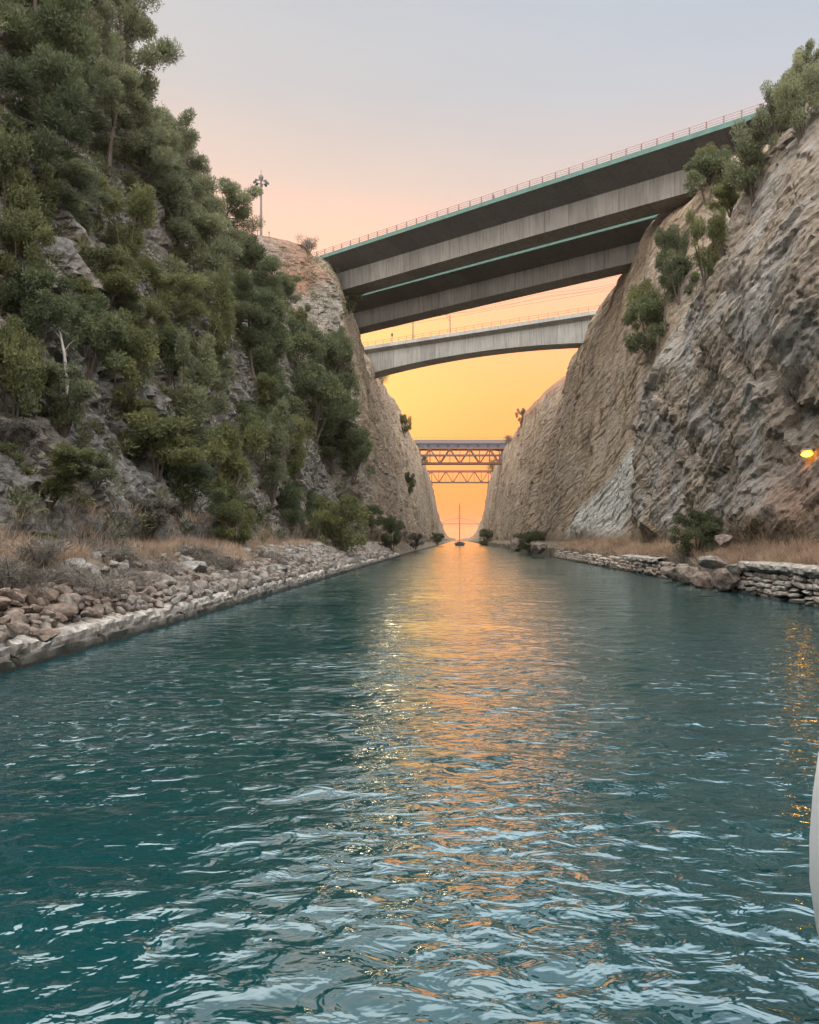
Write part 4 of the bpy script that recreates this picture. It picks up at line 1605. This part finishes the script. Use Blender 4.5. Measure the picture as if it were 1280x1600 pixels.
RIGHT = [
    ('bush', 1268, 100, 52, 70, 'pine', 'grey-green bushy tree at the top right picture edge'),
    ('bush', 1252, 176, 74, 96, 'pine', 'grey-olive tree covering the right end of the highway railing'),
    ('bush', 1215, 185, 60, 80, 'pine', 'grey-green bush at the right end of the highway railing'),
    ('bush', 1106, 290, 78, 62, 'dark', 'very dark green bush under the right end of the highway deck'),
    ('bush', 1112, 264, 50, 48, 'olive', 'bright green bush just above the very dark one under the deck'),
    ('bush', 1178, 268, 85, 115, 'pine', 'tall grey-green bush under the right end of the highway deck'),
    ('bush', 1142, 315, 65, 45, 'olive', 'low yellow-green bush below the very dark one under the deck'),
    ('bush', 1058, 274, 50, 28, 'pine', 'low grey-green bush on the rock tip where girder meets cliff'),
    ('bush', 1050, 405, 54, 70, 'dark', 'dark bush in the right gully with a yellowish top'),
    ('bush', 1062, 445, 60, 60, 'dark', 'dark bush in the right gully, middle of three'),
    ('airy', 1103, 405, 55, 95, 'olive', 'pale olive sapling on the edge of the near right rock'),
    ('bush', 1010, 490, 62, 62, 'olive', 'light olive bush on the tan wall above the lowest gully bush'),
    ('bush', 1022, 525, 85, 85, 'dark', 'lowest and widest green bush in the right gully'),
    ('twig', 1150, 440, 30, 36, 'grey', 'small grey shrub on the near right rock above the cream scar'),
    ('bush', 1248, 612, 44, 60, 'grey', 'faded grey-green bush on the near right rock at the edge'),
    ('bush', 1090, 843, 72, 62, 'dark', 'round dark green bush on the right quay amid dry grass'),
    ('airy', 815, 619, 20, 30, 'grey', 'lone thin tree on the right skyline above the truss bridge'),
    ('twig', 795, 672, 14, 18, 'grey', 'small shrub on the right skyline just above the truss bridge end'),
    ('bush', 784, 687, 18, 16, 'dark', 'dark bush on the right skyline at the truss bridge deck'),
    ('bush', 830, 850, 50, 42, 'dark', 'dark bush at the far right water edge beside the grey boulder'),
    ('bush', 762, 843, 34, 34, 'dark', 'dark bush at the far right water edge, middle of three'),
    ('bush', 747, 847, 16, 20, 'dark', 'farthest dark bush on the right water edge'),
    ('twig', 1066, 868, 40, 40, 'grey', 'grey dry shrub left below the round dark green quay bush'),
    ('twig', 770, 722, 14, 26, 'dark', 'small plant hanging at the right end of the nearer truss bridge'),
]
for row in LEFT:
    plant(*row, group=GL)
for row in RIGHT:
    plant(*row, group=GR)
for (px, py, w, h, lab) in (
        (22, 905, 120, 90, 'grey leafless shrub at the left picture edge on the rubble'),
        (143, 920, 95, 75, 'grey leafless shrub drooping over the middle of the left rubble'),
        (255, 893, 70, 45, 'grey dry shrub just beside the large flat slab on its left'),
        (352, 888, 60, 46, 'grey dry shrub right of the large flat slab'),
        (425, 878, 46, 40, 'small grey shrub on the left bank under the upright young tree'),
        (85, 905, 60, 50, 'small grey dry shrub between the two biggest leafless shrubs'),
        (205, 902, 60, 46, 'grey dry shrub left of the one beside the large flat slab'),
        (190, 868, 90, 50, 'tan brown dry shrub in the grass behind the left rubble'),
        (310, 868, 80, 50, 'tan dry shrub behind the large flat slab'),
        (60, 860, 90, 60, 'brown dry shrub behind the left rubble at the slope foot')):
    plant('twig', px, py, w, h, 'grey', lab, group='leafless shrubs on the left bank')

# dead bleached trunk
a, c = hit(74, 520), hit(106, 650)
if a and c:
    off = Vector((0.9, -0.9, 0.2))
    pts = [c + Vector((0.1, -.1, -.2)), c.lerp(a, .3) + off * .6, c.lerp(a, .65) + off, a + off * 1.1]
    e = empty('dead_tree', pts[0], 0, 'bleached dead trunk leaning against the bushes on the left slope', 'dead tree')
    g = MB()
    g.tube([p - pts[0] for p in pts], [.10, .085, .06, .03], 6)
    g.build('trunk', M['deadwood'], e)
    for f, dx in ((.5, .7), (.75, -.6), (.9, .45)):
        b0 = pts[1].lerp(pts[3], f) - pts[0]
        g = MB()
        g.tube([b0, b0 + Vector((dx * .5, -.1, .4)), b0 + Vector((dx, -.2, .6))], [.035, .022, .008], 5)
        g.build('branch', M['deadwood'], e)


# ------------------------------------------------------------------ grass and scrub (too many to count)


def blades(name, P, hgt, W, mat, label, cat, lean=0.35, seed=0):
    rng = np.random.default_rng(seed)
    n = len(P)
    d = np.stack([rng.normal(0, lean, n), rng.normal(0, lean, n), np.ones(n)], 1)
    d /= np.linalg.norm(d, axis=1, keepdims=True)
    wd = np.cross(d, rng.normal(size=(n, 3)))
    wd /= np.linalg.norm(wd, axis=1, keepdims=True) + 1e-9
    l = hgt * rng.uniform(0.5, 1.2, n)
    w = (W * (0.6 + P[:, 1] / 60))[:, None]
    bend = np.stack([rng.normal(0, .2, n), rng.normal(0, .2, n), np.zeros(n)], 1) * l[:, None]
    tip = P + d * l[:, None] + bend
    midp = P + d * (l * 0.55)[:, None]
    V = np.stack([P - wd * w, P + wd * w, midp + wd * w * .8, midp - wd * w * .8, tip], 1).reshape(-1, 3)
    b_ = np.arange(n)[:, None] * 5
    q = b_ + np.array([[0, 1, 2, 3]])
    t = b_ + np.array([[3, 2, 4]])
    patch = 0.5 + 0.5 * vnoise(P[:, 0] * .8, P[:, 1] * .5, P[:, 2] * 0, 5)
    tf = np.clip(patch * .6 + rng.random(n) * .4, 0, 1)
    o = np_mesh(name, V, [q, t], M[mat], None, attrs={'tint': ('FACE', np.concatenate([tf, tf]))})
    return tag(o, label, cat, kind='stuff')


def scatter(bvh, side, x0, x1, y0, y1, n, seed, dens=None):
    rng = np.random.default_rng(seed)
    out = []
    u = rng.random(n) ** 1.6
    Y = y0 + (y1 - y0) * u
    X = (x0 + (x1 - x0) * rng.random(n)) * side
    keep = np.ones(n, bool)
    if dens:
        keep = rng.random(n) < dens(np.abs(X), Y)
    for x, y in zip(X[keep], Y[keep]):
        h = bvh.ray_cast(Vector((x, y, 4.2)), Vector((0, 0, -1)))
        if h[0] is not None and h[0].z > 1.0:
            out.append((x, y, h[0].z - 0.04))
    return np.array(out)


P = scatter(bvh_r, 1, 16.1, 18.9, 26, 122, 30000, 1, lambda x, y: 0.35 + 0.65 * (vnoise(x * .7, y * .35, y * 0, 3) > -0.35))
blades('dry_grass', P, 0.75, 0.011, 'straw', 'strip of dry reddish straw grass along the top of the right quay', 'grass', seed=2)
P = scatter(bvh_l, -1, 11.7, 15.4, 9, 100, 52000, 2, lambda x, y: (0.10 + 0.9 * (vnoise(x * .5, y * .28, y * 0, 8) > -0.15)) * np.clip((x - 11.3) / 1.6, 0.15, 1))
blades('dry_grass', P, 0.62, 0.011, 'straw', 'patches of dry tan grass at the foot of the left slope', 'grass', seed=3)


def slope_scatter(bvh, side, y0, y1, z0, z1, n, seed, thr, nmin=0.12):
    rng = np.random.default_rng(seed)
    Y = y0 + (y1 - y0) * rng.random(n) ** 1.3
    Z = z0 + (z1 - z0) * rng.random(n)
    keep = fbm(Y * .22, Z * .3, Y * 0, 3, seed) + 0.25 * rng.normal(size=n) > thr
    out = []
    for y, z in zip(Y[keep], Z[keep]):
        h = bvh.ray_cast(Vector((0, y, z)), Vector((side, 0, 0)))
        if h[0] is not None and abs(h[1].z) > nmin:
            out.append((h[0].x - side * .03, y, h[0].z - .03))
    return np.array(out)


P = slope_scatter(bvh_l, -1, 24, 121, 3.0, 50, 5200, 15, 0.0)
rg_ = np.random.default_rng(6)
P = P[rg_.random(len(P)) < np.where(P[:, 2] < 20, 0.34, 0.62)]
RD = np.repeat(rg_.uniform(0.35, 0.95, len(P))[:, None] * (0.7 + P[:, 1:2] / 160), 3, 1)
V_, F_, t_f = leaf_cloud(rg_, P + RD * np.array([0.2, 0, 0.55]), RD, 90, 0.26, 0.062, 0.5, 0.7)
o = np_mesh('undergrowth', V_, F_, M['thicket'], None, attrs={'tint': ('FACE', t_f)})
tag(o, 'leafy grey-green thicket filling the gaps between the trees of the left slope', 'undergrowth', kind='stuff')
P = slope_scatter(bvh_l, -1, 24, 122, 2.5, 50, 60000, 5, 0.05)
blades('undergrowth', P, 0.6, 0.016, 'scrub', 'low olive-brown scrub growing over the ledges of the left rock slope', 'undergrowth', lean=0.6, seed=5)
print('missed', missed)

# ------------------------------------------------------------------ haze over the canal
hz, hnt, hb, hout = new_mat('dusk_haze')
hnt.nodes.remove(hb)
pv = hnt.nodes.new('ShaderNodeVolumePrincipled')
pv.inputs['Color'].default_value = (0.96, 0.74, 0.52, 1)
pv.inputs['Density'].default_value = 0.00014
pv.inputs['Anisotropy'].default_value = 0.6
hnt.links.new(pv.outputs[0], hout.inputs['Volume'])
g = MB()
g.box(-800, 800, -150, 6200, -4, 85)
tag(g.build('haze', hz), 'thin warm dusk haze filling the canal cutting', 'haze', kind='stuff')
